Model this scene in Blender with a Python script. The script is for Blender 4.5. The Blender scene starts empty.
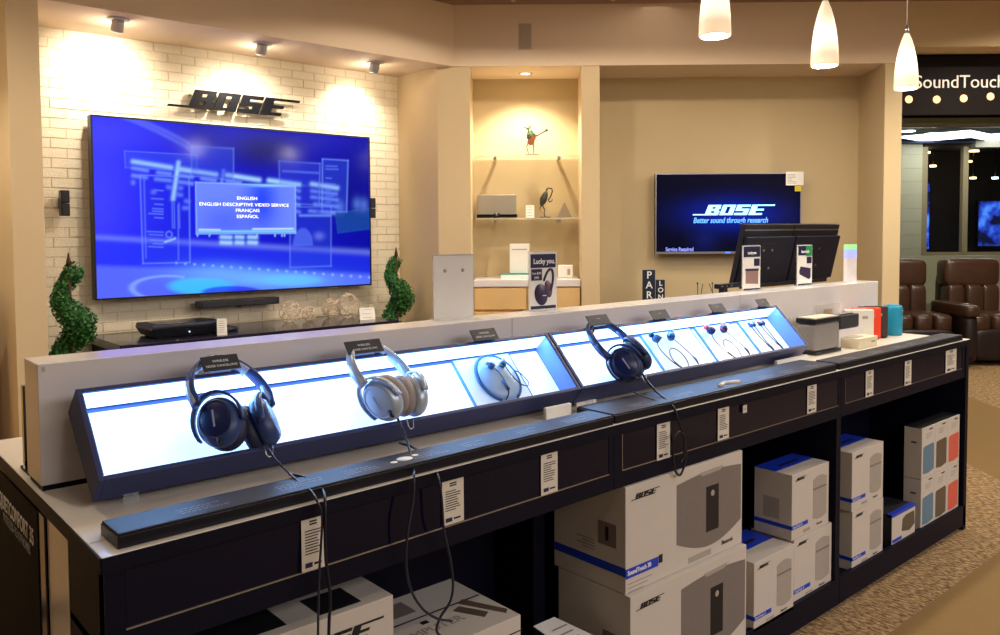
import bpy, bmesh, math, random
import numpy as np
from mathutils import Vector, Matrix
random.seed(7); rng=np.random.RandomState(5)
scene=bpy.context.scene; col=scene.collection
PI=math.pi
# ------------------------------------------------------------------ camera
F=820.;CX=500.;CYP=267.5;H=1.5
PIT=math.radians(2.55);ROL=math.radians(0.35);YAW=math.radians(48.8796)
_fw=np.array([math.cos(YAW)*math.cos(PIT),math.sin(YAW)*math.cos(PIT),-math.sin(PIT)])
_r0=np.array([math.sin(YAW),-math.cos(YAW),0.]);_u0=np.cross(_r0,_fw)
_r=math.cos(ROL)*_r0-math.sin(ROL)*_u0;_u=math.sin(ROL)*_r0+math.cos(ROL)*_u0
def ray(x,y): return _fw+_r*(x-CX)/F-_u*(y-CYP)/F
def ay(x,y,Y): d=ray(x,y); p=np.array([0,0,H])+d*Y/d[1]; return Vector(p)
def az(x,y,z): d=ray(x,y); p=np.array([0,0,H])+d*(z-H)/d[2]; return Vector(p)
def ax(x,y,X): d=ray(x,y); p=np.array([0,0,H])+d*X/d[0]; return Vector(p)
cam_d=bpy.data.cameras.new('camera'); cam=bpy.data.objects.new('camera',cam_d); col.objects.link(cam)
cam.matrix_world=Matrix(((_r[0],_u[0],-_fw[0],0),(_r[1],_u[1],-_fw[1],0),(_r[2],_u[2],-_fw[2],H),(0,0,0,1)))
cam_d.sensor_width=36; cam_d.lens=F*36/1000; cam_d.shift_y=-0.05; cam_d.clip_start=.05; cam_d.clip_end=60
scene.camera=cam
vs=scene.view_settings; vs.view_transform='Standard'; vs.look='None'; vs.gamma=1; vs.use_curve_mapping=False; vs.exposure=0.12
# wing frames: back wing runs along WB, depth along NB
WB=Vector((.748,-.664,0)); NB=Vector((.664,.748,0))
def S(s,d,z=0): v=WB*s+NB*d; return Vector((v.x,v.y,z))
AB=math.atan2(WB.y,WB.x)      # rotation of things set square to the back wing
# ------------------------------------------------------------------ materials
def lin(c): 
    return tuple(((x/255/12.92) if x/255<=.04045 else ((x/255+.055)/1.055)**2.4) for x in c)
_m={}
def mat(name,rgb,rough=.5,metal=0.,noise=.08,nscale=30.,emit=None,estr=0.,bump=0.,spec=.5,trans=0.,ior=1.45,coat=0.,alpha=1.,tint=None):
    if name in _m: return _m[name]
    m=bpy.data.materials.new(name); m.use_nodes=True; nt=m.node_tree; b=nt.nodes['Principled BSDF']
    c=lin(rgb)
    tc=nt.nodes.new('ShaderNodeTexCoord'); no=nt.nodes.new('ShaderNodeTexNoise'); no.inputs['Scale'].default_value=nscale; no.inputs['Detail'].default_value=4
    nt.links.new(tc.outputs['Object'],no.inputs['Vector'])
    mx=nt.nodes.new('ShaderNodeMix'); mx.data_type='RGBA'
    mx.inputs[6].default_value=(*[x*(1-noise) for x in c],1); mx.inputs[7].default_value=(*[min(1,x*(1+noise)) for x in c],1)
    nt.links.new(no.outputs['Fac'],mx.inputs[0]); nt.links.new(mx.outputs[2],b.inputs['Base Color'])
    b.inputs['Roughness'].default_value=rough; b.inputs['Metallic'].default_value=metal
    b.inputs['Specular IOR Level'].default_value=spec; b.inputs['IOR'].default_value=ior
    b.inputs['Transmission Weight'].default_value=trans; b.inputs['Coat Weight'].default_value=coat; b.inputs['Coat Roughness'].default_value=.04
    b.inputs['Alpha'].default_value=alpha
    if emit is not None:
        b.inputs['Emission Color'].default_value=(*lin(emit),1); b.inputs['Emission Strength'].default_value=estr
    if bump:
        bp=nt.nodes.new('ShaderNodeBump'); bp.inputs['Strength'].default_value=bump; bp.inputs['Distance'].default_value=.01
        n2=nt.nodes.new('ShaderNodeTexNoise'); n2.inputs['Scale'].default_value=nscale*4; n2.inputs['Detail'].default_value=5
        nt.links.new(tc.outputs['Object'],n2.inputs['Vector']); nt.links.new(n2.outputs['Fac'],bp.inputs['Height']); nt.links.new(bp.outputs['Normal'],b.inputs['Normal'])
    _m[name]=m; return m
M=dict(
 wall=mat('tan_wall_paint',(200,180,142),.75,nscale=6,noise=.03,bump=.05),
 wallw=mat('warm_wall_paint',(208,186,148),.75,nscale=6,noise=.03,bump=.05),
 soffit=mat('beige_soffit_paint',(224,202,176),.8,nscale=5,noise=.03),
 brick=mat('white_painted_brick',(240,230,206),.6,nscale=25,noise=.06,bump=.35),
 mortar=mat('pale_mortar',(226,214,186),.85,nscale=40,noise=.08,bump=.4),
 ceil=mat('brown_ceiling_tile',(150,120,92),.85,nscale=10,noise=.1),
 lam=mat('white_glossy_laminate',(226,222,222),.16,nscale=3,noise=.02),
 top=mat('white_counter_laminate',(224,216,204),.25,nscale=3,noise=.02),
 black=mat('black_laminate',(12,13,30),.5,nscale=8,noise=.15,spec=.15),
 blackg=mat('black_gloss',(10,10,18),.07,nscale=8,noise=.1,spec=.9,coat=.6),
 panelg=mat('smoked_glass_panel',(11,13,34),.06,nscale=4,noise=.1,spec=.24,coat=.0,ior=1.45),
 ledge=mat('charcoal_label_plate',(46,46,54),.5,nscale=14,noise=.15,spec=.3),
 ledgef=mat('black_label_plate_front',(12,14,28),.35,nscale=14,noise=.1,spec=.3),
 frame=mat('navy_grey_powder_coat',(46,56,104),.45,nscale=60,noise=.06),
 steel=mat('brushed_steel',(190,190,195),.28,1.,nscale=50),
 chrome=mat('chrome',(220,220,225),.1,1.,nscale=5),
 wood=mat('maple_veneer',(226,188,128),.4,nscale=9,noise=.12),
 white=mat('white_paper',(236,234,228),.6,nscale=20,noise=.03),
 cream=mat('cream_box_card',(200,192,182),.55,nscale=16,noise=.04),
 ink=mat('black_ink',(24,24,30),.5),
 grey_ink=mat('grey_ink',(150,142,134),.5,noise=.1),
 greyp=mat('grey_speaker_print',(122,113,108),.5,nscale=60,noise=.1),
 lgrey=mat('light_grey_print',(164,156,148),.5,nscale=60,noise=.08),
 blue=mat('blue_band_print',(26,60,190),.4,noise=.04),
 navy=mat('navy_card_print',(34,34,74),.4,noise=.05),
 purple=mat('dark_purple_print',(48,36,72),.5,noise=.1),
 txt=mat('white_lettering',(240,240,240),.5,noise=.01),
 leaf=mat('boxwood_leaf',(60,122,52),.45,nscale=40,noise=.45),
 leafd=mat('dark_boxwood_leaf',(34,84,36),.5,nscale=40,noise=.4),
 bark=mat('brown_stem',(78,52,36),.8,bump=.5),
 pot=mat('charcoal_pot',(40,38,40),.6),
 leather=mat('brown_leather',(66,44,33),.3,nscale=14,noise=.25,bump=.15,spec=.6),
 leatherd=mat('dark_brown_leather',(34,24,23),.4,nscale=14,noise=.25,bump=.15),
 bronze=mat('bronze_patina',(70,84,58),.5,.6,nscale=50,noise=.5),
 rust=mat('rusty_copper',(128,72,46),.5,.5,nscale=50,noise=.4),
 iron=mat('dark_iron',(74,72,66),.45,.6,nscale=50,noise=.3),
 rattan=mat('natural_wire',(226,206,176),.5,.2,noise=.2),
 plastic=mat('black_plastic',(20,22,32),.35,noise=.1),
 grille=mat('charcoal_grille_cloth',(44,44,54),.8,nscale=200,noise=.4,bump=.3),
 sgrey=mat('silver_grey_mesh',(150,146,144),.5,.3,nscale=250,noise=.25,bump=.2),
 red=mat('red_orange_shell',(238,66,30),.4,noise=.03),
 brn=mat('dark_brown_shell',(62,48,44),.45,noise=.05),
 cyan=mat('cyan_blue_mesh',(20,140,176),.5,nscale=250,noise=.15),
 offw=mat('off_white_mesh',(222,218,208),.5,nscale=200,noise=.06),
 yellow=mat('yellow_sticker',(214,196,50),.5),
 spot=mat('brushed_white_lamp_housing',(196,194,200),.4,.3),
 hp_navy=mat('midnight_blue_plastic',(44,64,116),.36,nscale=20,noise=.1),
 hp_navyd=mat('dark_navy_leatherette',(20,28,58),.5,nscale=80,noise=.2,bump=.2),
 hp_silver=mat('champagne_silver_plastic',(172,184,200),.3,.35,noise=.05),
 hp_tan=mat('taupe_leatherette',(142,134,132),.5,nscale=80,noise=.15,bump=.2),
 hp_pale=mat('pale_grey_plastic',(176,190,206),.35,noise=.05),
 hp_black=mat('soft_black_plastic',(30,44,84),.4,noise=.1),
 hp_blackd=mat('black_leatherette',(16,20,36),.55,nscale=80,noise=.2,bump=.2),
 cable=mat('black_rubber_cable',(18,22,40),.35,noise=.1),
 cablel=mat('grey_rubber_cable',(40,44,60),.3,noise=.1),
 redp=mat('coral_ear_tip',(226,70,90),.4),
 bluep=mat('steel_blue_plastic',(48,92,140),.35),
 padp=mat('pale_blue_acrylic',(190,214,236),.2,noise=.02),
 glassy=mat('clear_acrylic',(225,232,238),.05,alpha=.22,noise=.0),
 gshelf=mat('glass_shelf',(236,240,226),.08,alpha=.28,noise=.0,spec=.8),
 teal=mat('teal_card_print',(74,158,150),.5),
 salmon=mat('coral_print',(212,96,80),.5,noise=.05),
 bprint=mat('steel_blue_print',(96,128,150),.5,noise=.05),
 oprint=mat('olive_brown_print',(96,84,70),.5,noise=.05),
 mint=mat('pale_green_wall_paint',(150,156,134),.7,noise=.04),
)
def emis(name,rgb,s):
    if name in _m: return _m[name]
    m=bpy.data.materials.new(name); m.use_nodes=True; nt=m.node_tree; b=nt.nodes['Principled BSDF']
    b.inputs['Base Color'].default_value=(*lin(rgb),1); b.inputs['Emission Color'].default_value=(*lin(rgb),1); b.inputs['Emission Strength'].default_value=s
    b.inputs['Roughness'].default_value=.3
    _m[name]=m; return m
# ------------------------------------------------------------------ mesh builder
class MB:
    def __init__(s): s.v=[];s.f=[];s.mi=[];s.T=Matrix.Identity(4);s.sm=[]
    def add(s,vs_,fs,m=0,smooth=False):
        o=len(s.v); s.v+= [tuple(s.T@Vector(v)) for v in vs_]; s.f+=[[i+o for i in f] for f in fs]; s.mi+=[m]*len(fs); s.sm+=[smooth]*len(fs); return s
    def box(s,x0,x1,y0,y1,z0,z1,m=0):
        return s.hexa([(x0,y0),(x1,y0),(x1,y1),(x0,y1)],z0,z1,m)
    def hexa(s,poly,z0,z1,m=0):
        n=len(poly); vs_=[(x,y,z0) for x,y in poly]+[(x,y,z1) for x,y in poly]
        ar=sum(poly[i][0]*poly[(i+1)%n][1]-poly[(i+1)%n][0]*poly[i][1] for i in range(n))
        fs=[list(range(n))[::-1],list(range(n,2*n))]+[[i,(i+1)%n,n+(i+1)%n,n+i] for i in range(n)]
        if ar<0: fs=[f[::-1] for f in fs]
        return s.add(vs_,fs,m)
    def prism(s,poly,f0,f1,m=0,smooth=False):
        # poly of (a,b); f0,f1 map (a,b)->3D for the two caps
        n=len(poly); vs_=[f0(a,b) for a,b in poly]+[f1(a,b) for a,b in poly]
        fs=[list(range(n))[::-1],list(range(n,2*n))]+[[i,(i+1)%n,n+(i+1)%n,n+i] for i in range(n)]
        return s.add(vs_,fs,m,smooth)
    def xprism(s,poly,x0,x1,m=0): # poly in (y,z)
        return s.prism(poly,lambda a,b:(x0,a,b),lambda a,b:(x1,a,b),m)
    def yprism(s,poly,y0,y1,m=0,smooth=False): # poly in (x,z)
        return s.prism(poly,lambda a,b:(a,y1,b),lambda a,b:(a,y0,b),m,smooth)
    def tube(s,pts,r,n=8,m=0,closed=False,caps=True):
        pts=[Vector(p) for p in pts]; N=len(pts); rs=r if isinstance(r,(list,tuple)) else [r]*N
        vs_=[];prev=None
        for i,p in enumerate(pts):
            if closed: t=pts[(i+1)%N]-pts[i-1]
            else: t=(pts[min(i+1,N-1)]-pts[max(i-1,0)])
            if t.length<1e-9: t=Vector((0,0,1))
            t.normalize()
            if prev is None:
                a=Vector((0,0,1)) if abs(t.z)<.9 else Vector((1,0,0)); u=t.cross(a).normalized()
            else: u=(prev-t*prev.dot(t)); u=u.normalized() if u.length>1e-6 else prev
            prev=u; w=t.cross(u)
            for k in range(n):
                an=2*PI*k/n; vs_.append(p+(u*math.cos(an)+w*math.sin(an))*rs[i])
        fs=[]
        for i in range(N if closed else N-1):
            a=i*n; b=((i+1)%N)*n
            for k in range(n): fs.append([a+k,a+(k+1)%n,b+(k+1)%n,b+k])
        s.add(vs_,fs,m,True)
        if caps and not closed:
            o=len(s.v)-len(vs_); s.f.append([o+k for k in range(n)][::-1]); s.f.append([o+(N-1)*n+k for k in range(n)]); s.mi+=[m,m]; s.sm+=[False,False]
        return s
    def lathe(s,prof,n=32,m=0,sx=1,sy=1,smooth=True,c=(0,0,0),cap=True):
        vs_=[];fs=[];P=len(prof)
        for r,z in prof:
            for k in range(n):
                a=2*PI*k/n; vs_.append((c[0]+r*sx*math.cos(a),c[1]+r*sy*math.sin(a),c[2]+z))
        for i in range(P-1):
            for k in range(n): fs.append([i*n+k,i*n+(k+1)%n,(i+1)*n+(k+1)%n,(i+1)*n+k])
        if cap: fs+= [list(range(n))[::-1],[(P-1)*n+k for k in range(n)]]
        return s.add(vs_,fs,m,smooth)
    def sweep(s,pts,prof,up=None,m=0,closed=False,scale=None):
        # prof list (u,w) ; u along 'side' vector, w along second normal; pts path; up fixed vector for side
        pts=[Vector(p) for p in pts];N=len(pts);n=len(prof);vs_=[];up=Vector(up)
        for i,p in enumerate(pts):
            t=(pts[(i+1)%N]-pts[i-1]) if closed else (pts[min(i+1,N-1)]-pts[max(i-1,0)])
            t.normalize(); w=t.cross(up).normalized()
            k=scale[i] if scale else 1
            for a,b in prof: vs_.append(p+up*a*k+w*b*k)
        fs=[]
        for i in range(N if closed else N-1):
            a=i*n;b=((i+1)%N)*n
            for k in range(n): fs.append([a+k,a+(k+1)%n,b+(k+1)%n,b+k])
        if not closed: fs+=[list(range(n))[::-1],[(N-1)*n+k for k in range(n)]]
        return s.add(vs_,fs,m,True)
    def build(s,name,mats,parent=None,bevel=0,loc=None,fix=True,seg=2,angle=35):
        me=bpy.data.meshes.new(name); me.from_pydata(s.v,[],s.f); 
        if not isinstance(mats,(list,tuple)): mats=[mats]
        for m in mats: me.materials.append(m if not isinstance(m,str) else M[m])
        me.polygons.foreach_set('material_index',s.mi); me.polygons.foreach_set('use_smooth',s.sm)
        me.update()
        if fix:
            bm=bmesh.new(); bm.from_mesh(me); bmesh.ops.recalc_face_normals(bm,faces=bm.faces); bm.to_mesh(me); bm.free()
        o=bpy.data.objects.new(name,me); col.objects.link(o)
        if parent is not None: o.parent=parent
        if loc is not None: o.location=loc
        if bevel:
            b=o.modifiers.new('bevel','BEVEL'); b.width=bevel; b.segments=seg; b.limit_method='ANGLE'; b.angle_limit=math.radians(angle)
            for p in me.polygons: p.use_smooth=True
            b.harden_normals=False
            e=o.modifiers.new('wn','WEIGHTED_NORMAL')
        return o
def tag(o,label=None,cat=None,group=None,kind=None):
    if label: o['label']=label
    if cat: o['category']=cat
    if group: o['group']=group
    if kind: o['kind']=kind
    return o
def thing(name,label,cat,loc=(0,0,0),rz=0,group=None,mtx=None):
    o=bpy.data.objects.new(name,None); col.objects.link(o); o.empty_display_size=.05
    if mtx is not None: o.matrix_world=mtx
    else: o.location=loc; o.rotation_euler=(0,0,rz)
    return tag(o,label,cat,group)
def struct(name,mb,mats,bevel=0): return tag(mb.build(name,mats,bevel=bevel),kind='structure')
def copy_tree(o,parent=None):
    c=o.copy(); col.objects.link(c); c.parent=parent
    for ch in list(o.children): copy_tree(ch,c)
    return c
def rbox(w,d,h,r=.01,seg=3): # rounded rectangle outline in xy
    pts=[]
    for cx,cy,a0 in ((w/2-r,d/2-r,0),(-w/2+r,d/2-r,90),(-w/2+r,-d/2+r,180),(w/2-r,-d/2+r,270)):
        for k in range(seg+1):
            a=math.radians(a0+90*k/seg); pts.append((cx+r*math.cos(a),cy+r*math.sin(a)))
    return pts
# text as mesh; local x right, z up, faces -y
def text(body,size,mats,parent,loc,rot=(PI/2,0,0),depth=.0006,name='lettering',align='CENTER',sx=1.,shear=0.,bold=0.,label=None,spacing=1.):
    cu=bpy.data.curves.new(name,'FONT'); cu.body=body; cu.size=size; cu.align_x=align; cu.extrude=depth; cu.shear=shear; cu.offset=bold; cu.space_character=spacing; cu.resolution_u=3
    tmp=bpy.data.objects.new('tmp',cu); col.objects.link(tmp)
    dg=bpy.context.evaluated_depsgraph_get(); dg.update()
    me=bpy.data.meshes.new_from_object(tmp.evaluated_get(dg)); bpy.data.objects.remove(tmp); me.name=name
    me.materials.clear(); me.materials.append(mats if not isinstance(mats,str) else M[mats])
    o=bpy.data.objects.new(name,me); col.objects.link(o)
    if parent is not None: o.parent=parent
    o.location=loc; o.rotation_euler=rot; o.scale=(sx,1,1)
    if label: o['label']=label
    return o
SH=.40
def logo_rects():
    B=[(0,.50,0,1),(.50,1.26,.80,1),(.50,1.2,.40,.62),(.50,1.3,0,.21),(.80,1.3,.62,.80),(.82,1.33,.21,.40),(-1.15,0,0,.11)]
    x=1.42;O=[(x,x+.46,0,1),(x+.80,x+1.28,0,1),(x+.46,x+.80,.82,1),(x+.46,x+.80,0,.18)]
    x=2.82;Sx=[(x,x+1.30,.79,1),(x,x+.5,.62,.79),(x,x+1.30,.40,.62),(x+.80,x+1.30,.21,.40),(x,x+1.30,0,.21)]
    x=4.24;E=[(x,x+.58,0,1),(x+.58,x+2.2,.87,1),(x+.58,x+1.30,.42,.60),(x+.58,x+1.28,0,.18)]
    return [B,O,Sx,E]
LOGO_W=7.6 # from -1.15 to 6.44+shear
def logo(parent,loc,h,mats,depth=.0008,name='logo',split=False,rot=None,w=1.,bevel=0):
    """heavy slanted four-letter logo; local x right, z up, front face at -depth"""
    out=[]
    mbs=[MB() for _ in range(4)] if split else [MB()]
    for i,L in enumerate(logo_rects()):
        mb=mbs[i] if split else mbs[0]
        for x0,x1,z0,z1 in L:
            mb.yprism([((x+SH*z)*h*w,z*h) for x,z in ((x0,z0),(x1,z0),(x1,z1),(x0,z1))],-depth,0)
    for i,mb in enumerate(mbs):
        o=mb.build('letter' if split else name,mats,parent); o.location=loc
        if rot: o.rotation_euler=rot
        out.append(o)
    return out
# ------------------------------------------------------------------ floor, ceiling, walls
def floor_mat():
    m=bpy.data.materials.new('shaded_patterned_carpet'); m.use_nodes=True; nt=m.node_tree; b=nt.nodes['Principled BSDF']; N=nt.nodes.new; L=nt.links.new
    tc=N('ShaderNodeTexCoord'); sp=N('ShaderNodeSeparateXYZ'); L(tc.outputs['Object'],sp.inputs[0])
    def math_(op,a,b_=None,c=None):
        n=N('ShaderNodeMath'); n.operation=op
        for i,v in enumerate((a,b_,c)):
            if v is None: continue
            if isinstance(v,(int,float)): n.inputs[i].default_value=v
            else: L(v,n.inputs[i])
        return n.outputs[0]
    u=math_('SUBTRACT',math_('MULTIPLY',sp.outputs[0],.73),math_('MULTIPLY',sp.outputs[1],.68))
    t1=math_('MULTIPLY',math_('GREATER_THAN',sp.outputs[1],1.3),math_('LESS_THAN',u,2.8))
    t2=math_('GREATER_THAN',u,3.92)  # dark band short of this edge is a floor shadow painted as carpet tone
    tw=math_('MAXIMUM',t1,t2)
    n1=N('ShaderNodeTexNoise'); n1.inputs['Scale'].default_value=90; n1.inputs['Detail'].default_value=3; n1.inputs['Roughness'].default_value=.7
    mp=N('ShaderNodeMapping'); mp.inputs['Scale'].default_value=(1,.35,1); mp.inputs['Rotation'].default_value=(0,0,.4); L(tc.outputs['Object'],mp.inputs[0]); L(mp.outputs[0],n1.inputs['Vector'])
    n2=N('ShaderNodeTexNoise'); n2.inputs['Scale'].default_value=350; L(tc.outputs['Object'],n2.inputs['Vector'])
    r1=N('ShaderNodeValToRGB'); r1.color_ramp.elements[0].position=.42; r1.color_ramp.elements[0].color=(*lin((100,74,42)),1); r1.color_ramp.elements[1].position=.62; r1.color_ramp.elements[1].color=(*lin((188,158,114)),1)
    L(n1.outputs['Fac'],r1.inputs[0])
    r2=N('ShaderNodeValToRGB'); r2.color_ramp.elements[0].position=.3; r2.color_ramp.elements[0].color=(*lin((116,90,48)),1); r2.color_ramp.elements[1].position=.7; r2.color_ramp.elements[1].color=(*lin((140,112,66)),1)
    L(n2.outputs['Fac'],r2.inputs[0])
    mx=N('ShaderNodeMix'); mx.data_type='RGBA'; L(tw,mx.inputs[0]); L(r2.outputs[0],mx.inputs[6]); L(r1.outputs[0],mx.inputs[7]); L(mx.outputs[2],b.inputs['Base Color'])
    b.inputs['Roughness'].default_value=.95
    bp=N('ShaderNodeBump'); bp.inputs['Strength'].default_value=.5; bp.inputs['Distance'].default_value=.01; L(n1.outputs['Fac'],bp.inputs['Height']); L(bp.outputs[0],b.inputs['Normal'])
    return m
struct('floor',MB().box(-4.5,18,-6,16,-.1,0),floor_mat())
CEIL=2.91
cm=MB().box(-4.5,12.6,-6,5.6,CEIL,CEIL+.1)
struct('ceiling',cm,'ceil')
# ceiling grid near the wing
g=MB()
for i in range(-4,14):
    p=S(-3+i*.61,0); q=S(-3+i*.61,5.1)
    d=(q-p).normalized(); n_=Vector((-d.y,d.x,0))*.012
    g.hexa([(p-n_).to_tuple()[:2],(q-n_).to_tuple()[:2],(q+n_).to_tuple()[:2],(p+n_).to_tuple()[:2]],CEIL-.006,CEIL)
for j in range(1,9):
    p=S(-3,5.0-j*.61); q=S(5,5.0-j*.61); d=(q-p).normalized(); n_=Vector((-d.y,d.x,0))*.012
    g.hexa([(p-n_).to_tuple()[:2],(q-n_).to_tuple()[:2],(q+n_).to_tuple()[:2],(p+n_).to_tuple()[:2]],CEIL-.005,CEIL)
struct('trim_1',g,'wallw')
# brick wall : backing + individual painted bricks
struct('wall_left_backing',MB().box(.70,3.35,4.6025,4.75,0,2.60),'mortar')
bk=MB(); r0=2.53
rs=random.Random(3)
for i in range(51):
    z1=r0-i*.05; z0=z1-.05
    if z1<=0.01: break
    off=1.5405+(.0737 if i%2 else 0); k0=int((.70-off)/.1475)-1
    for k in range(k0,k0+21):
        xa=off+k*.1475; xb=xa+.1475; xa=max(xa,.70); xb=min(xb,3.14)
        if xb-xa<.012: continue
        g_=.0015; j=rs.uniform(-.0014,.0014); e=.0022; yf=4.5985+j; dz=rs.uniform(-.0007,.0007)
        a,b_,c,d=xa+g_,xb-g_,z0+g_+dz,z1-g_+dz
        bk.add([(a,4.607,c),(b_,4.607,c),(b_,4.607,d),(a,4.607,d),(a+e,yf,c+e),(b_-e,yf,c+e),(b_-e,yf,d-e),(a+e,yf,d-e)],[[4,5,6,7],[0,1,5,4],[1,2,6,5],[2,3,7,6],[3,0,4,7]])
struct('wall_left',bk,'brick')
def p2(v): return (v.x,v.y)
# side pier right of brick, continuing to the first niche
struct('wall_left_return',MB().hexa([(3.118,4.16),p2(S(-.223,5.18)),p2(S(-.223,5.66)),(3.118,4.76)],0,2.53),'wallw',bevel=.004)
struct('wall_center_pier',MB().hexa([p2(S(.472,5.18)),p2(S(.588,5.18)),p2(S(.62,5.66)),p2(S(.49,5.66))],0,2.53),'wallw',bevel=.004)
struct('wall_right_pier',MB().hexa([p2(S(2.365,5.18)),p2(S(2.475,5.18)),p2(S(2.475,5.66)),p2(S(2.395,5.66))],0,2.53),'wall',bevel=.004)
struct('wall_back',MB().hexa([p2(S(-.28,5.62)),p2(S(2.47,5.62)),p2(S(2.47,5.72)),p2(S(-.28,5.72))],0,2.75),'wall')
# left wing mirror: pier, niche, soffit
LA=Vector((.875,4.07,0)); LU=Vector((-.75,-.66,0)); LV=Vector((-.66,.75,0))
def Lw(a,b,z=0): v=LA+LU*a+LV*b; return Vector((v.x,v.y,z))
struct('wall_left_pier',MB().hexa([p2(Lw(.2,0)),p2(Lw(0,0)),(.875,4.7),(.60,4.7)],0,2.53),'wallw',bevel=.004)
struct('wall_left_niche',MB().hexa([p2(Lw(.19,.44)),p2(Lw(1.6,.44)),p2(Lw(1.6,.54)),p2(Lw(.19,.54))],0,2.75),'wallw')
struct('wall_far_left_pier',MB().hexa([p2(Lw(1.2,0)),p2(Lw(1.4,0)),p2(Lw(1.4,.5)),p2(Lw(1.2,.5))],0,2.53),'wallw',bevel=.004)
# soffits
sA=(3.197,4.088)
struct('trim_2',MB().hexa([p2(Lw(0,.0)),sA,(3.75,4.75),(.6,4.75)],2.53,CEIL+.02),'soffit')
struct('trim_3',MB().hexa([sA,p2(S(2.490,5.18)),p2(S(2.49,5.74)),p2(S(-.32,5.74))],2.53,CEIL+.02),'soffit')
struct('trim_4',MB().hexa([p2(Lw(0,0)),p2(Lw(1.6,0)),p2(Lw(1.6,.6)),p2(Lw(0,.6))],2.53,CEIL+.02),'soffit')
struct('trim_5',MB().hexa([p2(S(2.493,5.18)),p2(S(5.2,5.18)),p2(S(5.2,5.40)),p2(S(2.493,5.40))],2.629,CEIL+.02),'wallw')
# right side hall wall behind the pier and rest of shop shell
struct('wall_hall',MB().hexa([p2(S(2.36,5.7)),p2(S(2.46,5.7)),p2(S(2.46,10.7)),p2(S(2.36,10.7))],0,3.1),'wall')
struct('ceiling_hall',MB().hexa([p2(S(2.4,5.4)),p2(S(9,5.4)),p2(S(9,10.9)),p2(S(2.4,10.9))],CEIL,CEIL+.08),'ceil')
struct('wall_right',MB().box(12.6,12.7,-6,3.2,0,3.0),'wall')
struct('wall_front',MB().box(-4.5,12.6,-6.1,-6,0,3.0),'wall')
struct('wall_far_left',MB().box(-4.6,-4.5,-6,5.6,0,3.0),'wallw')
# knee wall, storefront glass
struct('wall_knee',MB().hexa([p2(S(2.4,10.6)),p2(S(9,10.6)),p2(S(9,10.75)),p2(S(2.4,10.75))],0,1.146),'mint')
w1=MB(); 
w1.hexa([p2(S(2.4,10.66)),p2(S(9,10.66)),p2(S(9,10.675)),p2(S(2.4,10.675))],1.146,2.86)
struct('window_1',w1,mat('storefront_glass',(235,242,240),.02,trans=1.,ior=1.05,noise=0,spec=.6))
w2=MB().hexa([p2(S(2.4,10.60)),p2(S(9,10.60)),p2(S(9,10.74)),p2(S(2.4,10.74))],2.845,2.93)
struct('trim_6',w2,'mint')
# mall passage outside
struct('trim_7',MB().hexa([p2(S(2.4,11.0)),p2(S(10,11.0)),p2(S(10,11.1)),p2(S(2.4,11.1))],2.84,3.05),'lam')
struct('ceiling_mall',MB().hexa([p2(S(2.4,11.1)),p2(S(10,11.1)),p2(S(10,12.6)),p2(S(2.4,12.6))],2.85,2.95),mat('grey_mall_ceiling',(150,168,190),.8))
struct('trim_8',MB().hexa([p2(S(2.4,12.3)),p2(S(6.97,12.3)),p2(S(6.97,12.42)),p2(S(2.4,12.42))],2.77,2.86),'frame')
struct('trim_9',MB().hexa([p2(S(6.97,12.3)),p2(S(10,12.3)),p2(S(10,12.5)),p2(S(6.97,12.5))],2.70,2.86),mat('warm_grey_bulkhead',(190,176,158),.7))
tilem=mat('cream_tile_cladding',(206,194,164),.35,nscale=4)
tb=MB()
for i in range(14):
    tb.hexa([p2(S(5.2,12.40)),p2(S(6.24,12.40)),p2(S(6.24,12.6)),p2(S(5.2,12.6))],i*.2+.003,i*.2+.2)
struct('wall_mall_tile',tb,tilem)
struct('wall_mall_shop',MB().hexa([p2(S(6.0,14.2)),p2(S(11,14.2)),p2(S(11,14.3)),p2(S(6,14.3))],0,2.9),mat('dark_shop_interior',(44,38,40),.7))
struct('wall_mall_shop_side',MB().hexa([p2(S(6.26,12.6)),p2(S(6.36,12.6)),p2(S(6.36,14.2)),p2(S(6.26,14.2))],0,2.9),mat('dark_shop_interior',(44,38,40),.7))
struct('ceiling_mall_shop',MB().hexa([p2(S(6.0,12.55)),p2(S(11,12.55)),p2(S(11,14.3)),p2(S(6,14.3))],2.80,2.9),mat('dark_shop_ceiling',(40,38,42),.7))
dm=MB(); 
for s0,s1 in ((6.24,6.32),(6.85,6.93),(8.35,8.50)):
    dm.hexa([p2(S(s0,12.40)),p2(S(s1,12.40)),p2(S(s1,12.48)),p2(S(s0,12.48))],0,2.72)
dm.hexa([p2(S(6.24,12.40)),p2(S(8.5,12.40)),p2(S(8.5,12.48)),p2(S(6.24,12.48))],1.0,1.14)
struct('door_1',dm,mat('pale_bronze_door_frame',(170,148,112),.4))
d=MB().hexa([p2(S(6.93,12.43)),p2(S(8.35,12.43)),p2(S(8.35,12.445)),p2(S(6.93,12.445))],1.0,2.72)
struct('window_2',d,mat('storefront_glass',(235,242,240),.02))
def wing_thing(name,label,cat,s,d_,z,group=None,rz=0): return thing(name,label,cat,S(s,d_,z),AB+rz,group)
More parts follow.
